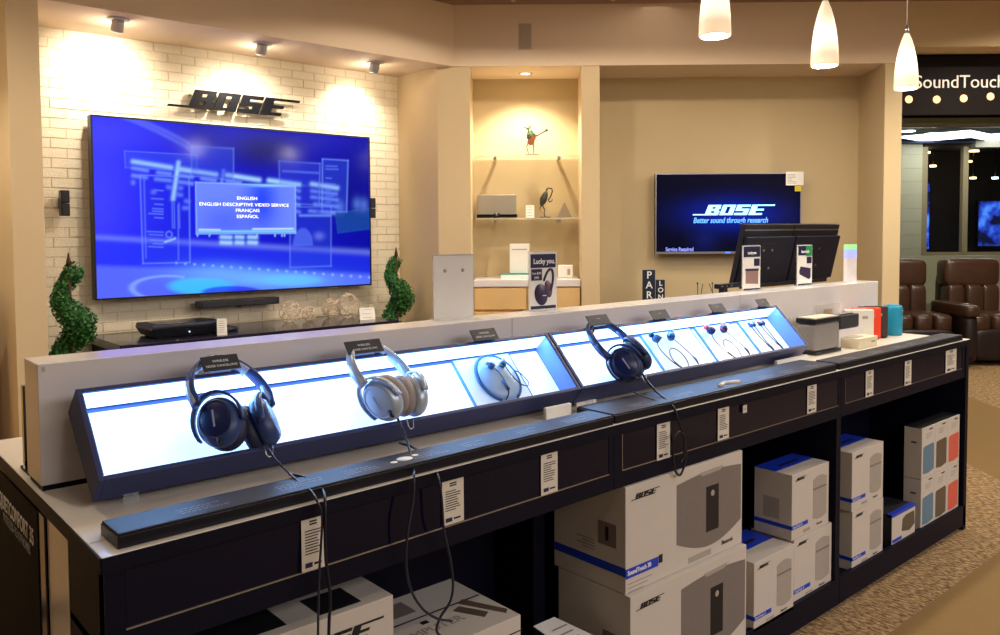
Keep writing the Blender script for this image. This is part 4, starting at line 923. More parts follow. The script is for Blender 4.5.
# ------------------------------------------------------------------ headphones
def headphones(label,mtx,sc,mb_,mpad,mface,mband,swL,swR,cx_=.060,tl=0,band_w=.026):
    t=thing('headphones',label,'headphones',mtx=mtx@Matrix.Scale(sc,4))
    R=.092; zc=.0
    # headband path
    pts=[];scl=[]
    for k in range(25):
        a=math.radians(-12+204*k/24); pts.append((R*math.cos(a)*(1 if a>0 and a<PI else .97),0,zc+R*1.06*math.sin(a)))
    prof=[(-band_w/2,-.002),(-band_w/2+.003,-.0045),(band_w/2-.003,-.0045),(band_w/2,-.002),(band_w/2,.002),(band_w/2-.003,.0045),(-band_w/2+.003,.0045),(-band_w/2,.002)]
    MB().sweep(pts,prof,up=(0,1,0)).build('headband',mb_,t)
    # inner cushion of band
    pin=[]
    for k in range(15):
        a=math.radians(48+84*k/14); pin.append(((R-.007)*math.cos(a),0,zc+(R-.007)*1.06*math.sin(a)))
    MB().sweep(pin,[(-.012,-.003),(.012,-.003),(.014,0),(.012,.003),(-.012,.003),(-.014,0)],up=(0,1,0)).build('band_cushion',mband,t)
    # slider rails + yokes
    for sx,sw,nm in ((-1,swL,'left'),(1,swR,'right')):
        cm=Matrix.Translation((sx*cx_,0,-.060))@Matrix.Rotation(tl*sx,4,'Y')@Matrix.Rotation(sw,4,'Z')
        if sx>0: cm=cm@Matrix.Rotation(PI,4,'Z')
        # cup local: outward normal = -x
        def cup(prof,sy=.84):
            vs_=[];n=40
            return prof
        CS=Matrix.Scale(1.22,4); cu=MB(); cu.T=cm@CS@Matrix.Rotation(-PI/2,4,'Y')
        # local after rotation: z -> -x ; x -> z
        cu.lathe([(0,-.008),(.034,-.008),(.0405,-.004),(.043,.003),(.042,.010),(.038,.017),(.033,.0215),(.0315,.0220)],48,sy=.82,cap=False)
        c=cu.build('ear_cup',mb_,t)
        fc=MB(); fc.T=cu.T; fc.lathe([(.0315,.0220),(.030,.0205),(.028,.0212),(.016,.0245),(0,.0255)],48,sy=.82,cap=False); fo=fc.build('cup_face',mface,c)
        # cushion ring with pleats
        pr=MB(); pr.T=cu.T; n=56;kk=12;vs_=[];fs=[]
        for i in range(n):
            a=2*PI*i/n; w=1+.05*math.cos(a*n/2*1.0)
            for j in range(kk):
                b=2*PI*j/kk; rr=.030+.0115*math.cos(b); z=-.019+.0125*math.sin(b)*w
                vs_.append((rr*math.cos(a),rr*math.sin(a)*.84,z))
        for i in range(n):
            for j in range(kk): fs.append([i*kk+j,i*kk+(j+1)%kk,((i+1)%n)*kk+(j+1)%kk,((i+1)%n)*kk+j])
        pr.add(vs_,fs,0,True); pr.build('ear_cushion',mpad,c)
        dv=MB(); dv.T=cu.T; dv.lathe([(0,-.012),(.026,-.012)],32,sy=.84,cap=False); dv.build('inner_cloth','grille',c)
        if nm=='left':
            lg=MB(); lg.T=cu.T@Matrix.Translation((0,0,.0258))@Matrix.Rotation(PI/2,4,'Z'); lg.add([(-.0035,-.014,0),(-.0005,-.014,0),(.0045,.014,0),(.0015,.014,0),(-.0035,-.014,.0008),(-.0005,-.014,.0008),(.0045,.014,.0008),(.0015,.014,.0008)],[[4,5,6,7],[0,1,5,4],[1,2,6,5],[2,3,7,6],[3,0,4,7]])
            lg.build('cup_mark',mat('pale_cup_mark',(150,165,200),.4),c)
        # yoke: arc around the front and back of the cup
        yk=MB(); yk.T=cm@CS
        pp=[]
        for k in range(21):
            a=math.radians(-20+220*k/20); pp.append((-.010-.006*math.sin(a),.0395*math.cos(a),.0485*math.sin(a)))
        yk.sweep(pp,[(-.006,-.0018),(.006,-.0018),(.006,.0018),(-.006,.0018)],up=(1,0,0)); yk.build('yoke',mb_,t)
        sl=MB(); sl.tube([(sx*.0895,0,-.016),(sx*.0900,0,0.01),(sx*.087,0,.034)],[.0085,.0085,.0075],12); so=sl.build('slider',mband,t)
    ck=MB(); ck.tube([(-.070,-.006,-.097),(-.072,-.008,-.108),(-.069,-.008,-.115)],[.0045,.004,.003],10); ck.build('cable_plug','plastic',t)
    return t
headphones('midnight navy over-ear headphones hanging on the left of the nearer light box',plane_mtx(.748,.130,.022,yaw=math.radians(16)),1.12,'hp_navy','hp_navyd',mat('navy_cup_face',(26,38,84),.3),'hp_pale',math.radians(32),math.radians(-52),.047)
headphones('silver and taupe over-ear headphones hanging in the middle of the nearer light box',plane_mtx(1.150,.130,.022,yaw=math.radians(18),roll=math.radians(-9)),1.12,'hp_silver','hp_tan','hp_pale','hp_pale',math.radians(-6),math.radians(-14),.048,math.radians(14))
headphones('plain black over-ear headphones hanging on the left of the farther light box',plane_mtx(2.045,.122,.020,yaw=math.radians(10),roll=math.radians(-20)),1.14,'hp_black','hp_blackd',mat('black_blue_cup_face',(14,30,78),.28),'hp_navy',math.radians(34),math.radians(-44),.045,band_w=.022)
# retaining clips (clear loops)
def loop_clip(a,label):
    t=MB(); p=onp(a,.004,.012); q=onp(a,-.03,.012)
    t.tube([p,p+Vector((0,-.006,-.018)),p+Vector((.006,-.008,-.026)),p+Vector((.016,-.006,-.024)),p+Vector((.019,0,-.004))],.0016,8); o=t.build('cable_clip','steel'); tag(o,label,'clip','steel cable clips on the light box lip')
    me=o.data; c=p; 
    for v in me.vertices: v.co-=c
    o.location=c
loop_clip(.785,'small steel cable clip under the navy headphones'); loop_clip(1.165,'small steel cable clip under the silver headphones'); loop_clip(2.09,'small steel cable clip under the black headphones')
# panels with earphones
def pad(a0,a1,label):
    t=thing('earphone_stand',label,'display stand',mtx=plane_mtx((a0+a1)/2,.102,-.058),group='acrylic earphone panels in the light boxes'); w=a1-a0
    MB().box(-w/2,w/2,0,.009,-.093,.096).build('acrylic_panel',mat('lit_acrylic',(214,228,240),.15,emit=(200,226,250),estr=.32,noise=.0),t,bevel=.002)
    for xe in (-w/2-.0022,w/2): MB().box(xe,xe+.0022,-.001,.009,-.093,.096).build('panel_edge',mat('blue_tinted_edge',(84,150,214),.2),t)
    return t
def wire(parent,pts,r=.0017,m='cablel',name='cable'):
    # catmull-rom
    P=[Vector(p) for p in pts]; out=[]
    for i in range(len(P)-1):
        p0=P[max(i-1,0)];p1=P[i];p2_=P[i+1];p3=P[min(i+2,len(P)-1)]
        for k in range(8):
            u=k/8; out.append(.5*((2*p1)+(-p0+p2_)*u+(2*p0-5*p1+4*p2_-p3)*u*u+(-p0+3*p1-3*p2_+p3)*u**3))
    out.append(P[-1]); return MB().tube(out,r,8).build(name,m,parent)
def bud(parent,x,y,z,m,tip,flip=1,s=1.):
    b=MB(); b.T=Matrix.Translation((x,y,z))@Matrix.Rotation(.7*flip,4,'Y')@Matrix.Scale(s,4)
    b.lathe([(0,-.011),(.008,-.010),(.0105,-.004),(.010,.004),(.006,.009),(0,.010)],18,cap=False); o=b.build('earbud',m,parent)
    w=MB(); w.T=b.T; w.lathe([(.004,.008),(.007,.011),(.0065,.017),(.003,.020),(0,.0205)],16,cap=False); w.build('ear_tip',tip,o)
    g_=MB(); g_.T=b.T; g_.tube([(0,-.002,-.009),(-.010*flip,-.003,-.013),(-.016*flip,-.002,-.008)],[.002,.0018,.001],6); g_.build('ear_wing',tip,o)
pad(1.455,1.800-.13,'clear raised panel holding the oval in-ear display')
t=thing('in_ear_headphones','blue in-ear neckband headphones resting on a pale oval dome','earphones',mtx=plane_mtx(1.572,.112,-.056))
dm=MB(); dm.T=Matrix.Rotation(PI/2,4,'X'); dm.lathe([(.072,0),(.071,.008),(.062,.017),(.045,.024),(.022,.028),(0,.029)],48,sy=1.12,cap=False); dm.build('oval_dome',mat('pale_blue_dome',(160,190,222),.25,noise=.02),t)
rg=MB(); pts=[]
for k in range(33):
    a=math.radians(-65+310*k/32); pts.append((.072*math.cos(a),-.008,.081*math.sin(a)))
rg.tube(pts,.0050,10); rg.build('neckband','bluep',t)
bud(t,-.026,-.034,.030,'bluep','hp_pale',-1); bud(t,.020,-.034,.030,'bluep','hp_pale',1)
wire(t,[(-.024,-.036,.022),(-.014,-.038,-.005),(-.004,-.03,-.036),(-.004,-.022,-.06),(-.02,-.015,-.078)]); wire(t,[(.022,-.036,.022),(.028,-.034,-.01),(.05,-.026,-.04),(.08,-.018,-.048),(.098,-.012,-.03),(.088,-.01,.004),(.070,-.008,.02)])
MB().tube([(-.010,-.032,-.022),(-.003,-.027,-.055)],.004,10).build('inline_remote','bluep',t)
pad(2.31,2.60,'clear raised panel holding the blue sport earphones'); pad(2.635,2.865,'clear raised panel holding the earphones with coral tips'); pad(2.93,3.09,'clear raised panel holding two pairs of wired earphones')
def sport(a,label,m,tip):
    t=thing('sport_earphones',label,'earphones',mtx=plane_mtx(a,.10,-.048)); 
    bud(t,-.048,-.014,.062,m,tip,-1,1.5); bud(t,.040,-.014,.062,m,tip,1,1.5)
    wire(t,[(-.048,-.008,.05),(-.054,-.006,.02),(-.040,-.006,-.03),(-.012,-.006,-.07),(.012,-.006,-.082)],m='cable')
    wire(t,[(.046,-.008,.055),(.066,-.006,.03),(.088,-.006,-.02),(.092,-.006,-.045)],m='cable')
    pts=[(.01+.036*math.cos(u),-.006,-.032+.047*math.sin(u)) for u in [2*PI*k/30 for k in range(30)]]
    MB().tube(pts,.0017,8,closed=True).build('cable_loop','cable',t)
    wire(t,[(.012,-.006,-.082),(-.01,-.006,-.065),(-.024,-.006,-.04)],m='cable')
    MB().tube([(.090,-.008,-.035),(.092,-.009,-.05),(.090,-.008,-.068)],[.0035,.0042,.003],10).build('inline_remote',m,t)
sport(2.39,'blue sport earphones with a looped cord on the farther light box','bluep','hp_black'); sport(2.725,'dark sport earphones with coral tips and a looped cord','hp_black','redp')
for k,(a,m,tp,lb) in enumerate(((2.975,'hp_black','bluep','pair of dark blue wired earphones at the right end of the farther light box'),(3.045,'hp_black','redp','pair of wired earphones with coral tips at the right end of the farther light box'))):
    t=thing('wired_earphones',lb,'earphones',mtx=plane_mtx(a,.10,-.048))
    bud(t,-.014,-.010,.060,m if k else 'bluep',tp,-1,.85); bud(t,.010,-.010,.062,m if k else 'bluep',tp,1,.85)
    wire(t,[(-.014,-.008,.05),(-.008,-.006,.01),(.002,-.006,-.03),(.006,-.006,-.05)],m='cable'); wire(t,[(.010,-.008,.052),(.012,-.006,.01),(.012,-.006,-.03),(.008,-.006,-.05)],m='cable')
    MB().tube([(.006,-.008,-.035),(.010,-.009,-.055),(.014,-.008,-.075)],[.0035,.0042,.003],10).build('inline_remote',m,t)
# ------------------------------------------------------------------ label ledges
def ledge(x0,x1,y_off,d,label,seed,skew=0):
    t=thing('label_ledge',label,'display ledge',(x0,fy(x0)-.0+y_off,HC),math.atan2(fy(x1)-fy(x0)+skew,x1-x0),'charcoal label ledges along the counter front'); L=x1-x0
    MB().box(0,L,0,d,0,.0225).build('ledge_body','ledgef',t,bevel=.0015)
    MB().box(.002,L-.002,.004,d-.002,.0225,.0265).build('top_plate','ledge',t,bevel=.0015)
    r_=random.Random(seed); x=.12
    while x<L-.12:
        w=.02+.04*r_.random(); m=MB()
        for k in range(3):
            c=x
            for q in range(int(4+r_.random()*6)):
                ww=.004+.008*r_.random(); m.box(c,c+ww,.028+k*.012,.0315+k*.012,.0264,.0268); c+=ww+.003
        x+=.15+.12*r_.random()
        m.build('printed_label',mat('grey_plate_print',(120,122,138),.5),t)
    return t
e1=ledge(.418,1.745,.015,.095,'long charcoal label ledge in front of the nearer light box',1,-.014)
for x_,y_,s_,n_ in ((.765,.028,.009,'oval_sticker'),(.80,.036,.020,'bow_sticker'),(.835,.044,.009,'oval_sticker')):
    MB().lathe([(0,.0266),(s_,.0266),(s_,.027),(0,.027)],18,cap=False,sy=.8,c=(x_-.16,y_+.01,0)).build(n_,'white',e1)
e2=ledge(1.755,3.05,.004,.150,'charcoal label ledge in front of the farther light box',2)
for x_,a in ((.60,.4),(.65,-.3)): MB().tube([(x_-.035,.05-.012*math.copysign(1,a),.028),(x_+.035,.05+.012*math.copysign(1,a),.028)],.007,8).build('bow_sticker','cream',e2)
ledge(3.075,4.33,.004,.10,'short glossy black label ledge at the far right end of the counter',3)
# blank white card holders
def blank(x,y,w,h,label,z=HC,rz=.0,tilt=0):
    t=thing('card_holder',label,'card holder',(x,y,z),rz,'small blank white card holders on the counter')
    MB().box(-w/2,w/2,0,.012,0,h).build('card','white',t,bevel=.002); MB().box(-w/2,w/2,.012,.05,0,.003).build('foot','white',t); return t
p=az(547,421,HC); blank(p.x+.055,p.y+.005,.105,.036,'blank white card holder by the right end of the nearer light box',z=HC+.0)
p=az(585,408,HC); blank(p.x+.03,p.y+.02,.09,.014,'low white strip holder at the gap between the light boxes')
p=az(788,368,HC); blank(p.x+.09,p.y+.03,.24,.028,'long low white card holder right of the farther light box',rz=-.0)
# ------------------------------------------------------------------ price tags on the fascia
def ptag(x0,x1,zt,zb,label,seed,y=None):
    xc=(x0+x1)/2; t=thing('price_tag',label,'price tag',(xc,(fy(xc)+.0022) if y is None else y,zb),math.atan2(fy(x1)-fy(x0),x1-x0),'paper price tags on the counter front'); w=x1-x0;h=zt-zb
    MB().box(-w/2,w/2,-.0006,.0006,0,h).build('paper',mat('tag_paper',(214,206,192),.6,nscale=20,noise=.03),t)
    m=MB(); r_=random.Random(seed); n=9
    m.box(-w*.16,w*.16,-.0009,-.0005,h*.88,h*.91); m.box(-w*.16,w*.16,-.0009,-.0005,h*.83,h*.86)
    for k in range(n): m.box(-w*.36,-w*.36+w*(.45+.3*r_.random()),-.0009,-.0005,h*(.72-.052*k),h*(.72-.052*k)+.0022)
    m.build('print_lines','ink',t); MB().box(-w*.36,-w*.05,-.0009,-.0005,h*.06,h*.15).build('logo_print','navy',t); MB().box(w*.02,w*.34,-.0009,-.0005,h*.09,h*.13).build('price_print','ink',t)
tg=[((301,325),(517.5,573.5),'near the navy headphones cable, nearest the camera'),((442,464),(481,527),'beside the silver headphones cable'),((541,558),(452,496),'left of the seam below the small blank card holder'),((657,670),(423,461),'beside the coiled cable of the black headphones'),((718,729),(407,441),'on the middle cabinet, second from its left end'),((807.5,816.5),(384,414),'on the right end of the middle cabinet'),((866,873.5),(370,397.5),'on the right cabinet, leftmost of its three'),((905,911.5),(359.5,386),'on the right cabinet, middle of its three'),((946,956.5),(348.5,373),'on the right cabinet, next to the counter end')]
for k,((xa,xb),(ya,yb),lb) in enumerate(tg):
    a=ay(xa,(ya+yb)/2,1.5); yy=fy(a.x)+.002; pa=ay(xa,ya,yy);pb=ay(xb,ya,yy); z0=ay(xa,yb,yy).z; zt=pa.z
    ptag(pa.x,pb.x,min(zt,.9265),z0,'white paper price tag '+lb,k)
t=thing('small_sticker','small blank cream sticker on the middle cabinet fascia','sticker',(0,0,0)); p=ay(745,409,1.513); t.location=p; MB().box(-.012,.012,0,.0012,-.013,.013).build('sticker_face','cream',t); MB().box(-.008,.008,-.0004,0,-.002,.002).build('print','lgrey',t)
# ------------------------------------------------------------------ cartons in the open shelves
SZ=.1105
def carton(name,label,x0,x1,y0,y1,z0,z1,group=None,mat_='cream'):
    t=thing(name,label,'box',(x0,y0,z0),0,group); w,d,h=x1-x0,y1-y0,z1-z0
    MB().box(0,w,0,d,0,h).build('carton',mat_,t,bevel=.0018)
    return t,w,d,h
def st30(z0,z1,label,y0=1.51):
    t,w,d,h=carton('speaker_carton',label,1.790,2.388,y0,y0+.29,z0,z1,'large white speaker cartons in the middle cabinet')
    # front print: speaker picture
    x0,x1=w*.40,w*.985; zt=h*.86; n=12
    outl=[(x0,h*.27),(x0,zt-.01)]+[(x0+(x1-x0)*k/n,zt+.012*math.sin(PI*k/n)-.0*k) for k in range(0,n+1)]+[(x1,h*.27)]+[(x1-(x1-x0)*k/n,h*.27-.045*math.sin(PI*k/n)) for k in range(1,n)]
    MB().yprism(outl,-.0008,.0002).build('speaker_print','greyp',t)
    xc=(x0+x1)/2+.012; MB().box(xc-.034,xc+.034,-.0016,-.0006,h*.275,h*.74).build('display_print','ink',t)
    MB().yprism([(xc-.07,h*.905),(xc+.06,h*.915),(xc+.045,h*.875),(xc-.055,h*.865)],-.001,.0002).build('handle_hole','lgrey',t)
    MB().lathe([(.008,0),(.010,0),(.010,.0005),(.008,.0005)],20).build('dial_print','lgrey',t,loc=(xc,-.0016,h*.66)).rotation_euler=(PI/2,0,0)
    logo(t,(.042,-.001,h*.86),.0165,'ink',depth=.0006,name='logo_print',w=1.)
    text('SoundTouch 30','0' and .0185,'txt',t,(.008,-.0014,h*.175),depth=.0003,align='LEFT',sx=.9,bold=.0006,name='title')
    MB().box(0,.150,-.0009,.0,h*.145,h*.235).build('blue_band','blue',t); MB().box(.152,.170,-.0009,0,h*.165,h*.245).build('badge_print','ink',t)
    m=MB(); 
    for k in range(3): m.box(.01,.12-.02*k,-.0009,0,h*.085-.012*k,h*.092-.012*k)
    m.build('small_print','grey_ink',t); MB().box(.30,.42,-.0008,0,h*.03,h*.09).build('icon_print','lgrey',t)
    text('Bluetooth','0' and .02,'ink',t,(w*.80,-.001,h*.075),depth=.0003,align='LEFT',sx=.8,name='badge_text')
    # left side print
    MB().box(-.0009,0,0,d,h*.165,h*.245).build('side_band','blue',t)
    MB().hexa([(-.001,.035),(0,.035),(0,.105),(-.001,.105)],h*.40,h*.62).build('side_picture','greyp',t); MB().box(-.0016,-.0008,.064,.076,h*.45,h*.58).build('side_display','ink',t)
    m=MB(); [m.box(-.001,0,.12,.19-.02*(k%2),h*(.40-.03*k),h*(.41-.03*k)) for k in range(4)]; m.build('side_small_print','grey_ink',t)
    MB().box(0,w,d*.48,d*.52,h,h+.0006).build('tape','lgrey',t)
    return t
st30(.4505,.7640,'large white speaker carton, the upper of the two stacked in the middle cabinet')
st30(SZ,.4495,'large white speaker carton, the lower of the two stacked in the middle cabinet',y0=1.492)
def st10(x0,x1,y0,y1,z0,z1,label):
    t,w,d,h=carton('speaker_carton',label,x0,x1,y0,y1,z0,z1,'small white speaker cartons with blue bands')
    n=10;xa,xb=w*.56,w*.93;zt=h*.82;zb=h*.2
    outl=[(xa,zb),(xa,zt-.006)]+[(xa+(xb-xa)*k/n,zt-.006+.012*math.sin(PI*k/n)) for k in range(n+1)]+[(xb,zb)]+[(xb-(xb-xa)*k/n,zb-.010*math.sin(PI*k/n)) for k in range(1,n)]
    MB().yprism(outl,-.0008,.0002).build('speaker_print','lgrey',t); MB().box(xa,xb,-.0010,-.0007,zt-.045,zt-.038).build('shade_print','greyp',t)
    logo(t,(.030,-.001,h*.885),.0105,'ink',depth=.0005,name='logo_print')
    MB().box(0,w*.42,-.0010,0,h*.165,h*.225).build('blue_band','blue',t); text('SoundTouch 10',.0135,'txt',t,(.006,-.0014,h*.18),depth=.0002,align='LEFT',sx=.78,name='title')
    MB().box(w*.3,w*.48,-.0008,0,h*.05,h*.10).build('icon_print','lgrey',t); text('Bluetooth',.013,'ink',t,(w*.66,-.001,h*.075),depth=.0002,align='LEFT',sx=.8,name='badge_text')
    MB().box(-.001,0,0,d,h*.165,h*.225).build('side_band','blue',t); MB().box(-.001,0,d*.32,d*.75,h*.28,h*.6).build('side_picture','lgrey',t)
    s_=MB(); s_.box(0,w,d*.42,d,h,h+.0009); s_.build('blue_top_panel','blue',t); MB().box(w*.25,w*.75,d*.56,d*.66,h+.0009,h+.0014).build('top_print','navy',t)
    return t
st10(2.747,3.022,1.53,1.685,.356,.601,'small blue-topped white speaker carton, the upper one left of the cabinet divider')
st10(2.765,3.050,1.53,1.71,SZ,.3545,'small white speaker carton under the stacked one, next to the cabinet divider')
st10(2.474,2.738,1.515,1.715,SZ,.3535,'small white speaker carton beside the large cartons, at the bottom left of its group')
st10(3.214,3.496,1.53,1.70,.3545,.597,'small white speaker carton, the upper one right of the cabinet divider')
st10(3.222,3.502,1.53,1.70,SZ,.3535,'small white speaker carton, the lower one right of the cabinet divider')
# compact black/blue box
t,w,d,h=carton('compact_carton','compact dark-sided box with a bright blue top edge, between white cartons and colourful packs',3.585,3.828,1.53,1.66,SZ,.255,None,'ink')
MB().box(.003,w-.001,-.001,0,0,h-.012).build('front_label','cream',t); MB().box(0,w,-.0015,.02,h-.013,h+.001).build('blue_top_edge','blue',t)
MB().yprism([(w*.42,h*.35),(w*.45,h*.72),(w*.6,h*.80),(w*.95,h*.80),(w*.98,h*.38),(w*.75,h*.25)],-.0018,-.0008).build('speaker_print','oprint',t)
MB().box(.01,w*.42,-.0017,-.0008,h*.12,h*.22).build('blue_band','blue',t); 
# colour packs 3 x 2
nm=['steel blue','olive brown','coral red']; mm=['bprint','oprint','salmon']
for r in range(2):
    for c in range(3):
        x0=3.893+c*.1495; z0=SZ+r*.2370
        t,w,d,h=carton('speaker_pack','%s speaker pack in the white colour-window cartons, %s row'%(nm[c],['bottom','top'][r]),x0,x0+.148,1.53,1.61,z0,z0+.236,'white cartons with colour windows at the counter end')
        MB().yprism([(w*.10,h*.10),(w*.10,h*.60),(w*.16,h*.63),(w*.86,h*.65),(w*.92,h*.61),(w*.92,h*.12),(w*.5,h*.08)],-.0008,.0002).build('speaker_print',mm[c],t)
        m=MB(); [m.box(w*.3,w*.75-.01*k,-.0008,0,h*(.86-.04*k),h*(.87-.04*k)) for k in range(3)]; m.build('print_lines','grey_ink',t)
        MB().box(w*.55,w*.8,-.0009,0,h*.93,h*.955).build('logo_print','ink',t)
        MB().box(0,w,.005,d,h,h+.0006).build('dark_top_flap','ink',t)
        if c==0: MB().box(-.0008,0,d*.3,d*.6,h*.7,h*.73).build('side_mark','ink',t)
# left bay cartons
t,w,d,h=carton('system_carton','wide white carton lettered on its front, lying nearest the camera on the bottom shelf',.42,.990,1.50,1.66,.30,.697)
logo(t,(.312,-.001,h-.072),.034,'ink',depth=.0006,name='logo_print'); MB().box(.10,.16,-.0006,d,h,h+.0006).build('tape','lgrey',t); MB().box(.24,.30,-.0008,0,h-.16,h).build('tape_end','lgrey',t)
MB().box(.12,.33,.03,.13,h,h+.0008).build('top_print','ink',t); MB().box(.40,.50,.02,.11,h,h+.0008).build('top_print','ink',t)
t,w,d,h=carton('system_carton','wide white carton lettered COMPUTER on its flap, to the right of the other low carton',1.005,1.372,1.50,1.79,.16,.531)
logo(t,(.22,-.001,h-.06),.022,'ink',depth=.0006,name='logo_print')
text('COMPUTER',.042,'grey_ink',t,(.03,.075,h+.0006),rot=(0,0,0),align='LEFT',depth=.0003,name='top_lettering')
MB().box(.01,.36,.155,.160,h,h+.0006).build('flap_edge','ink',t); 
sp=MB(); sp.hexa([(.285,.155),(.345,.03),(.362,.045),(.31,.165)],h,h+.0008)
sp.build('bar_print',mat('umber_print',(92,80,70),.5),t); sp=MB(); sp.hexa([(.25,.13),(.29,.05),(.315,.065),(.278,.14)],h,h+.0008); sp.build('bar_print',mat('umber_print',(92,80,70),.5),t)
MB().box(.15,.17,.12,.135,h,h+.0008).build('remote_print','ink',t); MB().box(.03,.18,.19,.26,h,h+.0007).build('top_print','greyp',t)
# carton supports (lower cartons beneath)
t,w,d,h=carton('system_carton','plain white carton on the bottom shelf under the lettered ones at the left',.43,.985,1.50,1.70,SZ,.2995)
MB().box(0,w,-.0008,0,h*.45,h*.5).build('blue_band','blue',t)
t,w,d,h=carton('flat_carton','thin plain carton on the bottom shelf under the computer speaker carton',1.01,1.37,1.50,1.78,SZ,.1595)
MB().box(0,w,-.0008,0,h*.3,h*.5).build('grey_band','grey_ink',t)
# leaning leaflet
t=thing('leaflet','pale printed leaflet lying against the lower big speaker carton','leaflet',(1.60,1.53,.27),0)
cd=MB(); cd.add([(0,.165,.085),(.085,.165,.085),(.15,.0,.045),(.02,-.01,.045),(0,.165,.083),(.085,.165,.083),(.15,.0,.043),(.02,-.01,.043)],[[0,1,2,3],[7,6,5,4],[0,4,5,1],[1,5,6,2],[2,6,7,3],[3,7,4,0]]); cd.build('sheet','white',t)
for k in range(4): MB().add([(.03,.04+.025*k,.0582+.0064*k),(.09,.04+.025*k,.0582+.0064*k),(.09,.045+.025*k,.0598+.0064*k),(.03,.045+.025*k,.0598+.0064*k)],[[0,1,2,3]]).build('print_line','grey_ink',t)
MB().hexa([(.02,.02),(.12,.02),(.09,.15),(.02,.15)],-.16,.043).build('display_stand','glassy',t)
# ------------------------------------------------------------------ speakers on the counter top
t=thing('tower_speaker','silver-grey mesh speaker with a black top and base on the counter','speaker',(3.345,1.755,HC))
w=.225
MB().box(-.004,w,0,.100,0,.014).build('base','plastic',t,bevel=.004)
MB().box(.0,w-.006,.006,.095,.014,.135).build('mesh_body','sgrey',t,bevel=.012)
MB().box(-.003,w-.003,.003,.098,.135,.158).build('top_rim','plastic',t,bevel=.004); MB().box(.004,w-.01,.01,.091,.158,.161).build('top_plate',mat('cream_top',(206,198,176),.4),t)
t=thing('speaker_plinth','white display block under the small black speaker','display block',(3.64,1.80,HC)); MB().box(0,.235,0,.14,0,.082).build('block','lam',t,bevel=.002)
t=thing('compact_speaker','small black speaker standing on the white display block','speaker',(3.64,1.81,HC+.0825))
MB().box(.0,.215,0,.075,0,.062).build('case','plastic',t,bevel=.006); MB().box(.02,.195,-.003,0,.008,.054).build('grille','grille',t,bevel=.001); MB().box(.03,.19,.02,.055,.062,.066).build('top_buttons','blackg',t)
t=thing('small_product_box','small cream box with a light lid in front of the white display block','box',(3.70,1.725,HC)); MB().box(-.045,.145,-.008,.075,0,.048).build('carton',mat('warm_cream_card',(216,206,178),.5),t,bevel=.002); MB().box(-.04,.06,.02,.07,.048,.051).build('pale_label','lgrey',t); MB().box(.08,.12,-.0085,-.007,.022,.03).build('logo_print','grey_ink',t)
def slab(label,x0,x1,y0,m,h,name='portable_speaker',d=.055):
    t=thing(name,label,'speaker',(x0,y0,HC),0,'slab speakers lined up in front of the white display wall'); w=x1-x0
    MB().box(0,w,0,d,0.003,h).build('shell',m,t,bevel=.006); MB().box(.01,w-.01,.006,d-.006,0,.003).build('feet','plastic',t)
    MB().box(.03,w-.03,.012,d-.012,h,h+.003).build('top_buttons',m,t); return t
def slabx(label,x,y0,y1,m,h,d=.045): # broad face turned to the left (camera side)
    t=thing('portable_speaker',label,'speaker',(x,y0,HC),0,'slab speakers lined up at the end of the counter'); L=y1-y0
    MB().box(0,d,0,L,.003,h).build('shell',m,t,bevel=.005)
    MB().box(-.002,0,.02,L-.02,.02,h-.02).build('grille',m,t,bevel=.001); MB().box(.008,d-.008,.01,L-.01,0,.003).build('feet','plastic',t)
    MB().box(-.003,-.002,L*.35,L*.5,h*.7,h*.78).build('logo_print','lgrey',t); return t
def slabr(label,sh,m,h):
    p=Vector((4.028,1.817,0))+WB*(sh*1.45-.142)+NB*sh
    t=thing('portable_speaker',label,'speaker',(p.x,p.y,HC),AB,'slab speakers lined up at the end of the counter'); w=.142;d=.030
    MB().box(0,w,0,d,.003,h).build('shell',m,t,bevel=.005); MB().box(.012,w-.012,-.0015,0,.018,h-.018).build('grille',m,t,bevel=.001)
    MB().box(.01,w-.01,.004,d-.004,0,.003).build('feet','plastic',t); MB().box(w*.58,w*.78,-.0022,-.0014,h*.70,h*.79).build('logo_print','lgrey',t); MB().box(.03,w-.03,.006,d-.006,h,h+.002).build('top_buttons',m,t)
slabr('white slab speaker, front of the row of slab speakers',0,'offw',.150)
slabr('red-orange slab speaker between the white and dark ones',.035,'red',.155)
slabr('dark brown slab speaker behind the red-orange one',.070,'brn',.158)
t=thing('round_speaker','bright cyan rounded speaker at the right end of the counter','speaker',(4.295,1.84,HC))
MB().lathe([(0,0),(.043,0),(.046,.005),(.048,.03),(.048,.13),(.046,.147),(.041,.152),(0,.153)],48,sy=.9,cap=False).build('mesh_body','cyan',t)
MB().lathe([(0,.153),(.034,.153),(.031,.156),(0,.157)],32,sy=.9,cap=False).build('top_panel','cyan',t); MB().box(-.006,.010,-.0450,-.042,.125,.130).build('logo_print','lgrey',t)
t=thing('card_holder','clear upright tag behind the cyan speaker','card holder',(4.33,1.905,HC)); MB().box(-.03,.03,0,.004,0,.155).build('acrylic_sheet','glassy',t); MB().box(-.03,.03,0,.03,0,.003).build('foot','glassy',t)
# faint holders against riser
for k,x in enumerate((3.47,3.72)):
    t=thing('acrylic_holder',['low acrylic holder with a tan note behind the grey speaker','wider acrylic holder with a tan note behind the small black speaker'][k],'card holder',(x,1.915,HC),0,'acrylic holders against the white display wall')
    MB().box(-.07,.16,0,.004,0,[.15,.19][k]).build('acrylic_sheet',mat('frosted_acrylic',(230,226,220),.15,alpha=.35),t); MB().box(0,.07,-.002,0,[.12,.135][k],[.145,.165][k]).build('tan_note',mat('tan_note',(176,156,128),.6),t)
